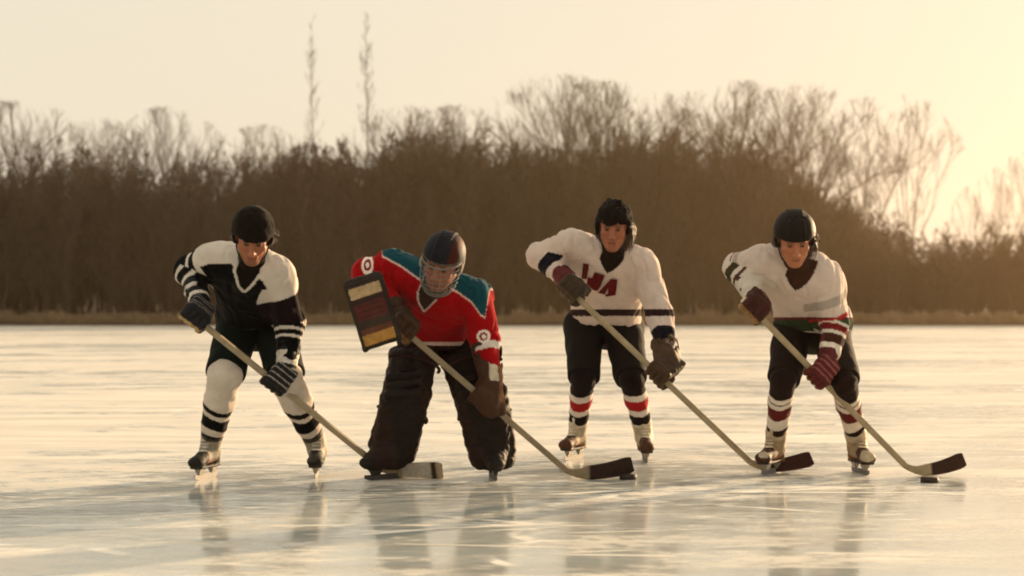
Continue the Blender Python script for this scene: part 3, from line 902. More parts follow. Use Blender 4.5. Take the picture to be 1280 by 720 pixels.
# ---- player at the right
GRN = hx('2c3a26'); RD = hx('8f1f22')
T4, H4 = at(929, 374, 8.93), ongr(1144, 595)
def t4(P, ax, b, nn):
    c = np.tile(PINKW, (len(P), 1)); z = P[:, 2]
    c[(z > .853) & (z < .868)] = hx('5a2020'); c[(z > .79) & (z <= .853)] = GRN; c[z <= .79] = hx('cfc4b8')
    return c
GY = hx('a2968c')
P4 = dict(label='player at the far right in plain white jersey with green and maroon stripes', seed=4,
  g=dict(footR=ongr(965, 592), footL=ongr(1075, 592), kneeR=at(979, 475, 9.12), kneeL=at(1054, 478, 9.10), hipR=at(993, 408, 9.46), hipL=at(1037, 408, 9.46),
         pelvis=at(1016, 400, 9.46), neck=at(1000, 337, 9.06), shR=at(950, 328, 9.12), shL=at(1027, 348, 9.10), elR=at(922, 334, 9.22), elL=at(1043, 402, 9.14),
         head=at(993, 299, 8.90)),
  hf=(-.04, -.88, -.48), roll=-.02, hs=1.06, toeR=V(-.5, -.86, 0), toeL=V(.12, -1, 0), stickT=T4, stickH=H4, gripR=.075, gripL=.59,
  skin=hx('ba7854', .78), stubble=None,
  jersey=dict(hemz=.785, torso=t4, under=hx('3a231a'), vtrim=None, vw=.075, vl=.042, cuff=(.72, .7), w=1.04,
     armR=arm_plain(None, [(.62, .85, GY), (.93, 1.0, hx('7a2a28')), (1.0, 1.08, W_), (1.08, 1.26, hx('3a3420')), (1.26, 1.36, W_), (1.36, 1.45, hx('4a2a1c')), (1.45, 1.8, W_)]),
     armL=arm_plain(None, [(.42, .62, GY), (.84, .93, hx('9c2424')), (1.0, 1.1, hx('35452f')), (1.1, 1.16, W_), (1.16, 1.3, hx('6a1c20')), (1.3, 1.38, W_), (1.38, 1.6, hx('3a2018'))])),
  pants=hx('1a110f'), phem=.96, pr=.092, hr=.112, ksz=.80, slim=True,
  sockbase=hx('1c1110'), sock=[(.18, .25, hx('d6c9bb')), (.27, .34, hx('d6c9bb')), (.34, .52, hx('5a1c1c')), (.52, .68, hx('d6c9bb')), (.68, 1.2, hx('24130f'))],
  skate=dict(boot=hx('9a8468'), toe=hx('3f2416'), sole=hx('2a1b12'), heel=hx('6a4a2c'), lace=hx('e0d2b8'), cuff=hx('b5a58c'), holder=hx('968c7a')),
  gloveR=dict(R=.0195, base=hx('3a1511'), cuffb=[(-.2, -.10, hx('3a2216')), (-.06, -.035, hx('d6cabc'))], roll=hx('30110e'), palm=hx('8a6a42'), cufflen=.15, cr=(.05, .062)),
  gloveL=dict(base=hx('54171a'), cuffb=[(-.2, -.10, hx('5a1a1c')), (-.10, -.07, hx('d6cabc'))], roll=hx('8a5048'), palm=hx('8a6a42'), cufflen=.14, cr=(.05, .062)),
  helmet=dict(col=hx('110b08'), r=(.104, .120, .108), front=.032, vents=((-.035, .045), (.035, .045), (-.06, .0), (.06, .0), (0, .05))), hair=dict(len=(.06, .12), n=60))

import time as _t
t0 = _t.time()
for P in (P1, P2, P3, P4):
    rt = make_player(P)
    if P is P2: goalie_cage(rt, P2g['head'], head_frame(P2['hf'], P2['roll']), P2['hs'])
print('players', _t.time()-t0)
WD = hx('9a8a70'); WD2 = hx('a88c66'); TP = hx('2a1a14')
make_stick('stick of the player in black, pale blade with a dark band and tan tip', T1, H1, V(.98, -.10, 0), .27,
   dict(knob=hx('cfc4b2'), blade=[(-.05, .70, hx('b8b0a2')), (.70, .84, hx('3a2a1e')), (.84, 1.01, hx('a8967c'))]), WD, (.085, .105), tipz=.0)
make_stick("goalie's wooden stick with dark taped blade beside the first puck", T2, H2, V(.95, .22, 0), .30,
   dict(knob=hx('8f8474'), blade=[(.02, 1.01, TP)]), hx('85765f'), (.075, .098), tipz=.035)
make_stick('wooden stick with dark taped blade held by the player with chest letters', T3, H3, V(.96, .25, 0), .295,
   dict(knob=hx('3a2f24'), blade=[(.0, 1.01, hx('33180f'))]), hx('988769'), (.072, .094), tipz=.02)
make_stick('wooden stick with dark taped blade on the puck at the far right', T4, H4, V(.97, .2, 0), .28,
   dict(knob=hx('cfc0a4'), blade=[(.16, 1.01, hx('301a10'))]), hx('9c8a6c'), (.062, .092), tipz=.045)
def puck(px, py, label):
    c = ongr(px, py)
    root_loc = c; bm = bmesh.new()
    bmesh.ops.create_cone(bm, cap_ends=True, segments=48, radius1=.047, radius2=.047, depth=.028)
    bmesh.ops.bevel(bm, geom=[e for e in bm.edges if abs(e.verts[0].co.z-e.verts[1].co.z) < 1e-5], offset=.002, segments=2, affect='EDGES')
    me = bpy.data.meshes.new('hockey_puck'); bm.to_mesh(me); bm.free(); me.shade_smooth()
    me.materials.append(plain('rubber', hx('24140e'), .65, 0, .2, 300, .2))
    o = bpy.data.objects.new('hockey_puck', me); C.objects.link(o); o.location = (c[0], c[1], .0145)
    o['label'] = label; o['category'] = 'puck'; o['group'] = 'pucks on the ice'
puck(785, 599, "dark puck on the ice at the tip of the goalie's stick blade")
puck(1162, 603, 'dark puck under the heel of the rightmost stick blade')

# ================================================================== ice
def make_ice():
    m, nt, b = new_mat('lake_ice')
    tc = N_(nt, 'ShaderNodeTexCoord')
    def mapped(sx, sy, rot=0, loc=(0, 0, 0)):
        mp = N_(nt, 'ShaderNodeMapping'); mp.inputs['Scale'].default_value = (sx, sy, 1); mp.inputs['Rotation'].default_value = (0, 0, rot); mp.inputs['Location'].default_value = loc
        nt.links.new(tc.outputs['Object'], mp.inputs['Vector']); return mp.outputs[0]
    def noise(vec, sc, det=5, rgh=.55):
        n = N_(nt, 'ShaderNodeTexNoise', Scale=sc, Detail=float(det), Roughness=rgh); nt.links.new(vec, n.inputs['Vector']); return n.outputs['Fac']
    def ramp(x, a, bb, lo=0., hi=1.):
        r = N_(nt, 'ShaderNodeMapRange', interpolation_type='SMOOTHSTEP'); r.inputs['From Min'].default_value = a; r.inputs['From Max'].default_value = bb
        r.inputs['To Min'].default_value = lo; r.inputs['To Max'].default_value = hi; nt.links.new(x, r.inputs['Value']); return r.outputs[0]
    def mth(op, a, bb):
        n = N_(nt, 'ShaderNodeMath', operation=op)
        for i, v in enumerate((a, bb)):
            if isinstance(v, (int, float)): n.inputs[i].default_value = v
            else: nt.links.new(v, n.inputs[i])
        return n.outputs[0]
    big = noise(mapped(.10, .22, .3), 1.0, 4)
    mid = noise(mapped(.9, 1.6, -.2), 1.0, 6, .6)
    fine = noise(mapped(6, 9, .5), 1.0, 6, .65)
    frost = ramp(mth('ADD', mth('MULTIPLY', big, .9), mth('ADD', mth('MULTIPLY', mid, .75), mth('MULTIPLY', fine, .45))), .93, 1.22)
    sx = N_(nt, 'ShaderNodeSeparateXYZ'); nt.links.new(tc.outputs['Object'], sx.inputs[0])
    far = ramp(mth('ADD', sx.outputs['Y'], mth('MULTIPLY', big, 2.0)), 8.6, 11.5, 0., .42)      # clearer ice where the players have swept the frost off
    frost = mth('MINIMUM', mth('ADD', frost, far), 1.0)
    # skate scratches: thin long curved lines at several angles
    scr = None
    for i, (rot, sc, w) in enumerate(((.25, .55, .006), (-.5, .8, .006), (1.2, .7, .005), (.0, 1.3, .007), (2.3, 1.1, .006))):
        wv = N_(nt, 'ShaderNodeTexVoronoi', feature='DISTANCE_TO_EDGE', Scale=sc)
        mp = mapped(.18, 1.0, rot, (i*13.7, i*5.1, i))
        dn = N_(nt, 'ShaderNodeTexNoise', Scale=.5, Detail=1.0); nt.links.new(mp, dn.inputs['Vector'])
        va = N_(nt, 'ShaderNodeVectorMath', operation='MULTIPLY_ADD'); va.inputs[1].default_value = (.8, .8, .8); nt.links.new(dn.outputs['Color'], va.inputs[0]); nt.links.new(mp, va.inputs[2])
        nt.links.new(va.outputs[0], wv.inputs['Vector'])
        l = ramp(wv.outputs['Distance'], w*.4, w*2.2, 1, 0)
        l = mth('MULTIPLY', l, ramp(noise(mapped(1.7, 2.3, i*1.1), 1.0, 3), .45, .6))
        scr = l if scr is None else mth('MAXIMUM', scr, l)
    white = mth('MAXIMUM', frost, mth('MULTIPLY', scr, .9))
    cr = N_(nt, 'ShaderNodeMix', data_type='RGBA'); cr.inputs[6].default_value = (.45, .485, .475, 1); cr.inputs[7].default_value = (.78, .72, .635, 1)
    nt.links.new(white, cr.inputs[0])
    tone = N_(nt, 'ShaderNodeVectorMath', operation='SCALE'); nt.links.new(cr.outputs[2], tone.inputs[0])
    spk = noise(mapped(14, 20, .3), 1.0, 4, .7)
    nt.links.new(mth('ADD', ramp(noise(mapped(.35, 2.2, .08), 1.0, 5, .6), .35, .65, .84, 1.03), mth('ADD', mth('MULTIPLY', scr, .2), ramp(spk, .6, .75, 0, .10))), tone.inputs['Scale'])
    nt.links.new(tone.outputs[0], b.inputs['Base Color'])
    nt.links.new(ramp(white, 0, 1, .045, .45), b.inputs['Roughness'])
    b.inputs['IOR'].default_value = 1.31
    nt.links.new(ramp(white, 0, 1, .85, .25), b.inputs['Specular IOR Level'])
    hgt = mth('ADD', mth('MULTIPLY', fine, .0022), mth('ADD', mth('MULTIPLY', scr, -.0015), mth('MULTIPLY', mid, .006)))
    bp = N_(nt, 'ShaderNodeBump', Strength=.55, Distance=1.0); nt.links.new(hgt, bp.inputs['Height']); nt.links.new(bp.outputs[0], b.inputs['Normal'])
    v = [(-500, -60, 0), (500, -60, 0), (500, 166.5, 0), (-500, 166.5, 0)]
    o = link('frozen_lake', mesh('frozen_lake', v, [(0, 1, 2, 3)], None, False), None, m); o['kind'] = 'structure'
make_ice()

# ================================================================== shore bank, and a hill added behind the wood to block the sky
def hnoise(x, y): return math.sin(x*.31+1.3)*math.cos(y*.27)+.5*math.sin(x*.83+y*.41)+.25*math.sin(x*2.1-y*1.7)
def make_land():
    xs = np.linspace(-480, 480, 300); prof = [(166.2, -.25), (166.9, .02), (167.4, .30), (168.6, .45), (171, .6), (178, .8), (190, 1.6), (205, 3.0), (225, 6.0), (250, 8.5), (300, 9.5), (480, 10)]  # past the bank the rise is added, shutting out light between the trunks
    v, f = [], []
    for i, x in enumerate(xs):
        for (y, z) in prof:
            e = sm(x, 25, 55)
            zz = z if z < .5 else z*(1-.55*e)
            v.append((x, y+(.5*hnoise(x, 3) if y < 170 else 0), zz+(.08*hnoise(x*2, y) if z > .2 else 0)+(.5*hnoise(x*.4, y*.2) if z > 2 else 0)))
    n = len(prof)
    for i in range(len(xs)-1):
        for j in range(n-1): a = i*n+j; f.append((a, a+n, a+n+1, a+1))
    o = link('shore_bank_sky_block', mesh('shore_bank_sky_block', v, f), None, plain('leaf_litter', hx('3d2c20'), .95, 0, .5, 3, .35)); o['kind'] = 'structure'
make_land()
# ================================================================== trees
BARK = plain('bark', (.052, .034, .024), .9, 0, .3, 6, .3)
TWIG = plain('twigs', (.052, .034, .024), .9, 0, .1, 2, .25)
def grow(seed, h, style):
    """list of limbs: arrays (a,b,ra,rb), coarse wood and twigs apart"""
    rg = random.Random(seed); wood, tw = [], []
    def rot(d, ang, az):
        d = nrm(d); a = nrm(np.cross(d, V(.3, .2, 1) if abs(d[2]) < .95 else V(1, 0, 0))); b = np.cross(d, a)
        return nrm(d*math.cos(ang)+(a*math.cos(az)+b*math.sin(az))*math.sin(ang))
    def limb(p, d, ln, r, lvl, up):
        n = (7, 5, 4, 3, 2)[lvl]; st = ln/n; out = (wood if lvl < 2 else tw); pts = [p]
        for i in range(n):
            d = nrm(d+V(rg.gauss(0, .12), rg.gauss(0, .12), rg.gauss(0, .08)+up)); q = p+d*st
            r2 = r*(1-.75/n*(i+1)/(1+.2*(n-i-1))) if i < n-1 else r*.35
            out.append((*p, *q, r*(1-.65*i/n), r*(1-.65*(i+1)/n)))
            p = q; pts.append((p, d, r*(1-.65*(i+1)/n), (i+1)/n))
        return pts[1:]
    def branch(p, d, ln, r, lvl):
        up = style['up'][min(lvl, 3)]
        ps = limb(p, d, ln, r, lvl, up)
        if lvl >= style['lv']: return
        nb = style['nb'][lvl]
        for i in range(nb):
            t0 = style['t0'][lvl]; t = t0+(1-t0)*(i+rg.random())/nb
            k = min(len(ps)-1, int(t*len(ps))); q, dd, rr, _ = ps[k]
            if k > 0: q = ps[k-1][0]+(q-ps[k-1][0])*rg.random()
            ang = rg.uniform(*style['ang'][lvl]); az = rg.uniform(0, 6.283)
            l2 = ln*rg.uniform(*style['ln'][lvl])*(1-style.get('tap', .45)*t)
            branch(q, rot(dd, ang, az), l2, max(rr*.55, .012), lvl+1)
    branch(V(0, 0, -.2), V(rg.gauss(0, .03), rg.gauss(0, .03), 1), h, style['r'], 0)
    return np.array(wood), np.array(tw)
def tubes(S, n=3):
    a, b, ra, rb = S[:, :3], S[:, 3:6], S[:, 6], S[:, 7]
    d = b-a; d /= np.linalg.norm(d, axis=1, keepdims=True)+1e-9
    u = np.where(np.abs(d[:, 2:3]) < .9, np.array([[0, 0, 1.]]), np.array([[1., 0, 0]]))
    x = np.cross(u, d); x /= np.linalg.norm(x, axis=1, keepdims=True); y = np.cross(d, x)
    vs = []
    for base, r in ((a, ra), (b, rb)):
        for k in range(n):
            th = 2*math.pi*k/n; vs.append(base+r[:, None]*(math.cos(th)*x+math.sin(th)*y))
    v = np.stack(vs, 1).reshape(-1, 3); m = len(S); o = np.arange(m)*2*n
    f = np.concatenate([np.stack([o+k, o+(k+1) % n, o+n+(k+1) % n, o+n+k], 1) for k in range(n)])
    return v, f
MULTI = dict(r=.15, lv=4, nb=(9, 7, 6, 4), t0=(.12, .2, .2, .1), ang=((.15, .5), (.3, .7), (.4, .9), (.4, 1.)), ln=((.55, .85), (.3, .5), (.35, .6), (.4, .7)), up=(.02, .05, .04, .02), tap=.4)
BUSH = dict(r=.09, lv=3, nb=(18, 8, 6), t0=(.04, .15, .15), ang=((.2, .7), (.3, .9), (.4, 1.)), ln=((.35, .55), (.3, .5), (.4, .7)), up=(.04, .07, .05, .02), tap=.45)
def bez(a, b, c, n, jit, rg):
    out = []
    for i in range(n+1):
        t = i/n; out.append((1-t)**2*a+2*t*(1-t)*b+t*t*c+(V(rg.gauss(0, jit), rg.gauss(0, jit), rg.gauss(0, jit)) if 0 < i < n else 0))
    return out
def dome(seed, fork=.30, wide=.46, r0=.17, n0=17):
    """bare broad-crowned tree: limbs fan from the fork to a domed outline and divide into ever finer twigs"""
    rg = random.Random(seed); wood, tw = [], []
    h = 10.0; base = V(0, 0, -.3); fk = V(rg.gauss(0, .15), rg.gauss(0, .15), h*fork)
    def put(pts, ra, rb, dst):
        n = len(pts)-1
        for i in range(n): dst.append((*pts[i], *pts[i+1], ra+(rb-ra)*i/n, ra+(rb-ra)*(i+1)/n))
    put(bez(base, base+V(0, 0, h*fork*.5), fk, 5, .04, rg), r0, r0*.75, wood)
    cz, rz, rx = h*.56, h*.44, h*wide
    def surf(az, el): k = rg.uniform(.70, .93); return V(rx*math.cos(az)*math.cos(el)*k, rx*math.sin(az)*math.cos(el)*k, cz+rz*math.sin(el)*k)
    def kids(pts, tgt, r, lvl, rad):
        if lvl > 3: return
        nb = (6, 5, 3, 2)[lvl]
        for i in range(nb):
            t = .25+.75*(i+rg.random())/nb; k = min(len(pts)-2, int(t*(len(pts)-1))); u = rg.random()
            p = pts[k]*(1-u)+pts[k+1]*u; d = nrm(pts[k+1]-pts[k])
            ln = (3.0, 1.7, .95, .5)[lvl]*rg.uniform(.55, 1.1)*(1.15-.5*t)
            o = V(rg.gauss(0, 1), rg.gauss(0, 1), rg.gauss(0, .8)); o = nrm(o-d*(o@d))
            out_ = nrm(p-V(0, 0, h*.12)); e = p+nrm(d*.85+o*.50+out_*.35+V(0, 0, .08))*ln
            c_ = V(0, 0, cz); qn = (e-c_)/V(rx, rx, rz); m_ = np.linalg.norm(qn)
            if m_ > 1.02:
                pn = (p-c_)/V(rx, rx, rz); dn = qn-pn; A_, B_, C_ = dn@dn, 2*pn@dn, pn@pn-1.0
                ds = B_*B_-4*A_*C_
                if ds <= 0: continue
                k_ = (-B_+math.sqrt(ds))/(2*A_)
                if k_ < .3: continue
                e = p+(e-p)*min(1, k_*rg.uniform(.65, 1.08))
            v = e-p; L = np.linalg.norm(v)
            if L < .1: continue
            q = bez(p, p+d*L*.45+V(0, 0, L*.05), e, (5, 4, 3, 2)[lvl], L*.016, rg)
            rr = max(r*.42, .0042); put(q, rr, max(rr*.4, .0035), wood if lvl < 1 else tw)
            kids(q, e+nrm(e-V(0, 0, h*.3))*L*.15, rr, lvl+1, rad*.52)
    for i in range(n0):
        az = i*2.4+rg.uniform(-.3, .3); el = math.asin(min(.99, (i+.5)/n0*.95+rg.uniform(-.05, .05)+.02)) if i else 1.5
        e = surf(az, max(.0, el)); st = fk if i % 3 else base+(fk-base)*rg.uniform(.75, 1.0)
        d = e-st; q = bez(st, st+V(d[0]*.25, d[1]*.25, d[2]*.55), e, 7, .07, rg)
        r = r0*rg.uniform(.24, .38); put(q, r, r*.18, wood); kids(q, e, r*.55, 0, 1.55)
    return np.array(wood), np.array(tw)
def poplar(seed):
    rg = random.Random(seed); wood, tw = [], []; h = 10.0
    x = y = 0.; pts = []
    for i in range(25):
        pts.append(V(x, y, h*i/24-.1)); x += rg.gauss(0, .012); y += rg.gauss(0, .012)
    for i in range(24): wood.append((*pts[i], *pts[i+1], .044*(1-.9*i/24), .044*(1-.9*(i+1)/24)))
    for i in range(120):
        t = .22+.76*rg.random(); k = int(t*24); p = pts[k]+(pts[min(24, k+1)]-pts[k])*rg.random(); az = rg.uniform(0, 6.28)
        L = (.85*(1-t)**.6+.2)*rg.uniform(.4, 1.1); w_ = .6*L
        e = p+V(w_*math.cos(az), w_*math.sin(az), L*.95); q = bez(p, p+V(w_*.8*math.cos(az), w_*.8*math.sin(az), L*.3), e, 3, .01, rg)
        for j in range(3): tw.append((*q[j], *q[j+1], .006*(1-.2*j), .006*(.8-.2*j)))
        for m_ in range(4):
            a = q[1+m_ % 2]; az2 = rg.uniform(0, 6.28); l2 = L*rg.uniform(.25, .45)
            tw.append((*a, *(a+V(math.cos(az2)*l2*.45, math.sin(az2)*l2*.45, l2*.85)), .004, .003))
    return np.array(wood), np.array(tw)
def tree_mesh(seed, style, thick=1.0):
    w, t = grow(seed, 10.0, style)
    t[:, 6:] *= thick; w[:, 6:] *= thick
    return w, t
protos = {}
def proto(kind, seed):
    w, t = dome(seed) if kind == 'round' else poplar(seed) if kind == 'poplar' else dome(seed, .10, .34, .11, 6) if kind == 'multi' else None
    top = np.concatenate([w, t])[:, 5].max(); w[:, :8] *= 10/top; t[:, :8] *= 10/top   # unit height 10 m
    t[:, 6:] *= top/10
    mw = mesh('trunk', *tubes(w, 6)); mw.materials.append(BARK)
    mt = mesh('crown', *tubes(t, 3), None, False); mt.materials.append(TWIG)
    return mw, mt
PR = dict(round=[proto('round', s_) for s_ in (1, 2)], multi=[proto('multi', s_) for s_ in (5, 6)], poplar=[proto('poplar', s_) for s_ in (9, 10)])
def ptree(kind, var, px, top, Y, wide, label, group=None, rz=None):
    var = var % 2; e = at(px, top, Y); z0 = .7+max(0, (Y-180)*.1); hgt = e[2]-z0; sc = hgt/10
    o = thing('bare_tree', label, 'tree', (e[0], Y, z0), group); o.scale = (sc*wide, sc*wide, sc); o.rotation_euler.z = random.uniform(0, 6.28) if rz is None else rz
    for nm, me in zip(('trunk', 'crown'), PR[kind][var]):
        c = bpy.data.objects.new(nm, me); C.objects.link(c); c.parent = o
GT = 'bare trees rising above the wood'
for (kind, var, px, top, Y, wide, label) in (
    ('poplar', 0, 390, 18, 182, .9, 'tall thin leafless tree, left one of the two slender tall trees'),
    ('poplar', 1, 458, 14, 180, 1.0, 'tall thin leafless tree, right one of the two slender tall trees'),
    ('round', 0, 22, 124, 184, 1.0, 'hazy round-crowned bare tree at the left edge of the wood'),
    ('round', 1, 128, 146, 190, .8, 'small-crowned bare tree between the left edge tree and a taller pale one'),
    ('round', 2, 212, 130, 190, .75, 'pale bare tree above the wood behind the player in black'),
    ('round', 2, 330, 152, 188, .8, 'low bare crown over the wood left of the two slender tall trees'),
    ('round', 1, 508, 130, 186, .95, 'spreading bare crown over the wood just right of the slender trees'),
    ('round', 0, 580, 128, 190, .95, 'spreading bare crown over the wood above the goalie'),
    ('round', 1, 700, 90, 186, 1.0, 'large domed bare tree above the wood between goalie and lettered player'),
    ('round', 2, 766, 96, 182, 1.0, 'large domed bare tree right above the player with chest letters'),
    ('round', 0, 838, 132, 190, .9, 'smaller bare tree between two large domed crowns'),
    ('round', 2, 912, 98, 180, 1.0, 'large domed bare tree left above the rightmost player'),
    ('round', 1, 1000, 104, 178, 1.0, 'large bare tree with spreading limbs directly above the rightmost player'),
    ('multi', 0, 1082, 120, 172, .9, 'bare tree with long forked limbs standing clear against the sky'),
    ('multi', 1, 1130, 118, 174, .9, 'bare tree with a slim upright trunk and fine twigs near the glow'),
    ('multi', 2, 1052, 190, 174, .7, 'sloping-topped bare tree right of the rightmost player'),
    ('multi', 2, 1212, 232, 178, .5, 'small thin bare tree in the bright gap at the right'),
    ('multi', 0, 1243, 208, 180, .5, 'thin bare tree near the right edge of the photo'),
    ('multi', 1, 1278, 190, 180, .6, 'bare tree at the right edge of the photo')):
    ptree(kind, var % 2, px, top, Y, wide, label, GT)

# front row of the wood: single trees whose trunks can be told apart
rgf = random.Random(21)
for i in range(34):
    px = 10+i*37.5+rgf.uniform(-14, 14)
    base_top = np.interp(px, [0, 200, 500, 800, 950, 1050, 1150, 1280], [205, 210, 185, 180, 200, 240, 300, 290])
    ptree('multi', i, px, base_top+rgf.uniform(-14, 60), 169.2+rgf.uniform(0, 3.5), rgf.uniform(.7, 1.0), 'bare brown tree in the front row of the dense wood', 'front row trees of the wood')
TOPX = [-400, -100, 0, 60, 130, 200, 300, 400, 500, 600, 650, 700, 800, 900, 960, 1010, 1050, 1100, 1150, 1200, 1280, 1400, 1700]
TOPY = [200, 200, 206, 208, 194, 214, 204, 192, 180, 182, 198, 186, 178, 186, 196, 222, 248, 282, 300, 302, 288, 250, 240]
print('T trees', _t.time()-t0)
def make_wood():
    """the wood that reads as one mass: one object that scatters seven leafless trees over its own points"""
    col = bpy.data.collections.new('wood_kinds')
    for s_ in range(7):
        w, t = grow(40+s_, 10.0, BUSH); a = np.concatenate([w, t]); top = a[:, 5].max(); a = a*10/top
        a[:, 6:] = np.maximum(a[:, 6:], .017)
        me = mesh('wood_tree', *tubes(a, 3), None, False); me.materials.append(TWIG)
        col.objects.link(bpy.data.objects.new('wood_tree', me))
    rg = random.Random(5); pts, scl, rot = [], [], []
    for i in range(2100):
        px = rg.uniform(-330, 1620); row = rg.random(); Y = 170+row**1.2*36; low = i % 3 != 0
        top = np.interp(px, TOPX, TOPY)+rg.gauss(3, 13)+9*math.sin(px*.045)+6*math.sin(px*.11+1)
        if low: Y = 169.3+rg.random()*14; top = top+rg.uniform(15, 150)*(.4 if i % 3 == 1 else 1); top = min(top, 370)
        e = at(px, top, Y); z0 = .4+max(0, (Y-180)*.1); h = max(2.2, e[2]-z0); sc = h/10
        wd = sc*rg.uniform(.8, 1.15)*(10/max(h, 6))**.3
        pts.append((e[0], Y, z0)); scl.append((wd, wd, sc)); rot.append((0, 0, rg.uniform(0, 6.28)))
    me = bpy.data.meshes.new('woods'); me.from_pydata(pts, [], [])
    for nm, dat in (('scl', scl), ('rot', rot)):
        at_ = me.attributes.new(nm, 'FLOAT_VECTOR', 'POINT'); at_.data.foreach_set('vector', np.array(dat, np.float32).ravel())
    me.materials.append(TWIG)
    o = bpy.data.objects.new('woods', me); C.objects.link(o)
    ng = bpy.data.node_groups.new('woods_scatter', 'GeometryNodeTree')
    ng.interface.new_socket('Geometry', in_out='INPUT', socket_type='NodeSocketGeometry'); ng.interface.new_socket('Geometry', in_out='OUTPUT', socket_type='NodeSocketGeometry')
    n = ng.nodes; gi, go = n.new('NodeGroupInput'), n.new('NodeGroupOutput')
    ip = n.new('GeometryNodeInstanceOnPoints'); ci = n.new('GeometryNodeCollectionInfo'); ci.inputs['Collection'].default_value = col
    ci.inputs['Separate Children'].default_value = True; ci.inputs['Reset Children'].default_value = True
    ip.inputs['Pick Instance'].default_value = True
    ax, ar = n.new('GeometryNodeInputNamedAttribute'), n.new('GeometryNodeInputNamedAttribute')
    for q, nm in ((ax, 'scl'), (ar, 'rot')): q.data_type = 'FLOAT_VECTOR'; q.inputs['Name'].default_value = nm
    rv = n.new('FunctionNodeRandomValue'); rv.data_type = 'INT'; 
    [x for x in rv.inputs if x.name == 'Max' and x.type == 'INT'][0].default_value = 6
    er = n.new('FunctionNodeEulerToRotation')
    L = ng.links.new
    L(gi.outputs[0], ip.inputs['Points']); L(ci.outputs[0], ip.inputs['Instance']); L([x for x in rv.outputs if x.type == 'INT'][0], ip.inputs['Instance Index'])
    L(ax.outputs['Attribute'], ip.inputs['Scale']); L(ar.outputs['Attribute'], er.inputs[0]); L(er.outputs[0], ip.inputs['Rotation']); L(ip.outputs[0], go.inputs[0])
    o.modifiers.new('scatter', 'NODES').node_group = ng
    o['kind'] = 'stuff'; o['label'] = 'dense brown leafless wood along the far shore'; o['category'] = 'wood'
make_wood()
def make_reeds():
    n = 52000; rg = np.random.default_rng(3)
    x = rg.uniform(-95, 95, n); y = 167.2+rg.random(n)**1.6*3.6+.3*np.sin(x*.6)
    cl = .55+.45*np.sin(x*.5+np.sin(x*1.7)*2)*np.sin(x*.13+2)
    h = rg.uniform(.5, 1.25, n)*(.65+.6*cl); a = np.stack([x, y, np.full(n, .15)], 1)
    b = a+np.stack([rg.normal(0, .18, n)*h, rg.normal(0, .18, n)*h, h], 1)
    v, f = tubes(np.concatenate([a, b, np.full((n, 1), .016), np.full((n, 1), .007)], 1), 3)
    o = link('reeds', mesh('reeds', v, f, None, False), None, plain('dry_reed', (.30, .21, .125), .9, 0, .1, 1.5, .35))
    o['kind'] = 'stuff'; o['label'] = 'dry pale reeds and grass along the far shore'; o['category'] = 'reeds'
make_reeds()

# ================================================================== air, light, sky, camera
SUN_EL, SUN_AZ = math.radians(9), math.radians(44)     # azimuth to the right of the view direction (+Y)
def make_haze():
    lo, hi = V(-560, -90, -1.0), V(560, 500, 36)
    v = [(x, y, z) for x in (lo[0], hi[0]) for y in (lo[1], hi[1]) for z in (lo[2], hi[2])]
    f = [(0, 1, 3, 2), (4, 6, 7, 5), (0, 4, 5, 1), (2, 3, 7, 6), (0, 2, 6, 4), (1, 5, 7, 3)]
    m = bpy.data.materials.new('haze_air'); m.use_nodes = True; nt = m.node_tree; nt.nodes.clear()
    out = nt.nodes.new('ShaderNodeOutputMaterial'); pv = nt.nodes.new('ShaderNodeVolumePrincipled')
    pv.inputs['Color'].default_value = (1, .74, .45, 1); pv.inputs['Density'].default_value = HAZE; pv.inputs['Anisotropy'].default_value = .75
    nt.links.new(pv.outputs[0], out.inputs['Volume'])
    o = link('haze', mesh('haze', v, f, None, False), None, m); o['kind'] = 'stuff'
HAZE = .00032
make_haze()
w = bpy.data.worlds.new('World'); bpy.context.scene.world = w; w.use_nodes = True
nt = w.node_tree; bg = nt.nodes['Background']
sky = nt.nodes.new('ShaderNodeTexSky'); sky.sky_type = 'NISHITA'; sky.sun_disc = False
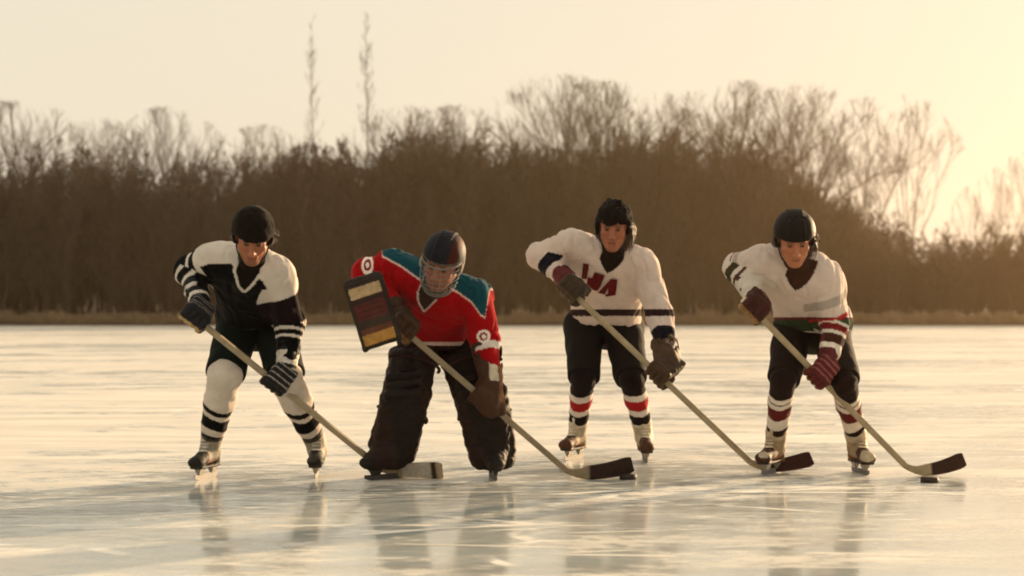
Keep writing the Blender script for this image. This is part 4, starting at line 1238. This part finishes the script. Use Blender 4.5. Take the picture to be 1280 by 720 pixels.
sky.sun_elevation = SUN_EL; sky.sun_rotation = SUN_AZ; sky.air_density = 1.3; sky.dust_density = 4.5; sky.ozone_density = .6
tint = nt.nodes.new('ShaderNodeMix'); tint.data_type = 'RGBA'; tint.blend_type = 'MULTIPLY'; tint.inputs[0].default_value = 1.0
tint.inputs[7].default_value = (1.04, .88, .74, 1)
nt.links.new(sky.outputs[0], tint.inputs[6])
veil = nt.nodes.new('ShaderNodeMix'); veil.data_type = 'RGBA'; veil.inputs[0].default_value = .92     # thin even veil of high cloud
veil.inputs[7].default_value = (5.65, 5.2, 4.2, 1); nt.links.new(tint.outputs[2], veil.inputs[6]); nt.links.new(veil.outputs[2], bg.inputs['Color']); bg.inputs['Strength'].default_value = .068
sd = bpy.data.lights.new('sun', 'SUN'); sd.energy = 5.0; sd.angle = math.radians(.8); sd.color = (1, .70, .40)
so = bpy.data.objects.new('sun', sd); C.objects.link(so)
dirv = Vector((math.sin(SUN_AZ)*math.cos(SUN_EL), math.cos(SUN_AZ)*math.cos(SUN_EL), math.sin(SUN_EL)))
so.rotation_euler = dirv.to_track_quat('Z', 'Y').to_euler(); so.location = (60, 60, 60)

cd = bpy.data.cameras.new('camera'); co = bpy.data.objects.new('camera', cd); C.objects.link(co)
co.location = (0, 0, CAMZ); co.rotation_euler = (math.radians(90), 0, 0)
cd.sensor_width = 36; cd.lens = FPX/1280*36; cd.shift_y = (HY-360)/1280; cd.clip_end = 3000; cd.clip_start = .1
cd.dof.use_dof = True; cd.dof.focus_distance = 9.2; cd.dof.aperture_fstop = 2.6
sc = bpy.context.scene; sc.camera = co
vs = sc.view_settings; vs.view_transform = 'Standard'; vs.look = 'None'; vs.exposure = 1.23; vs.gamma = 1; vs.use_curve_mapping = False
sc.render.engine = 'CYCLES'; sc.cycles.use_denoising = True; sc.cycles.filter_width = 1.9
sc.cycles.max_bounces = 6; sc.cycles.volume_bounces = 0; sc.cycles.volume_step_rate = 4; sc.cycles.sample_clamp_indirect = 6
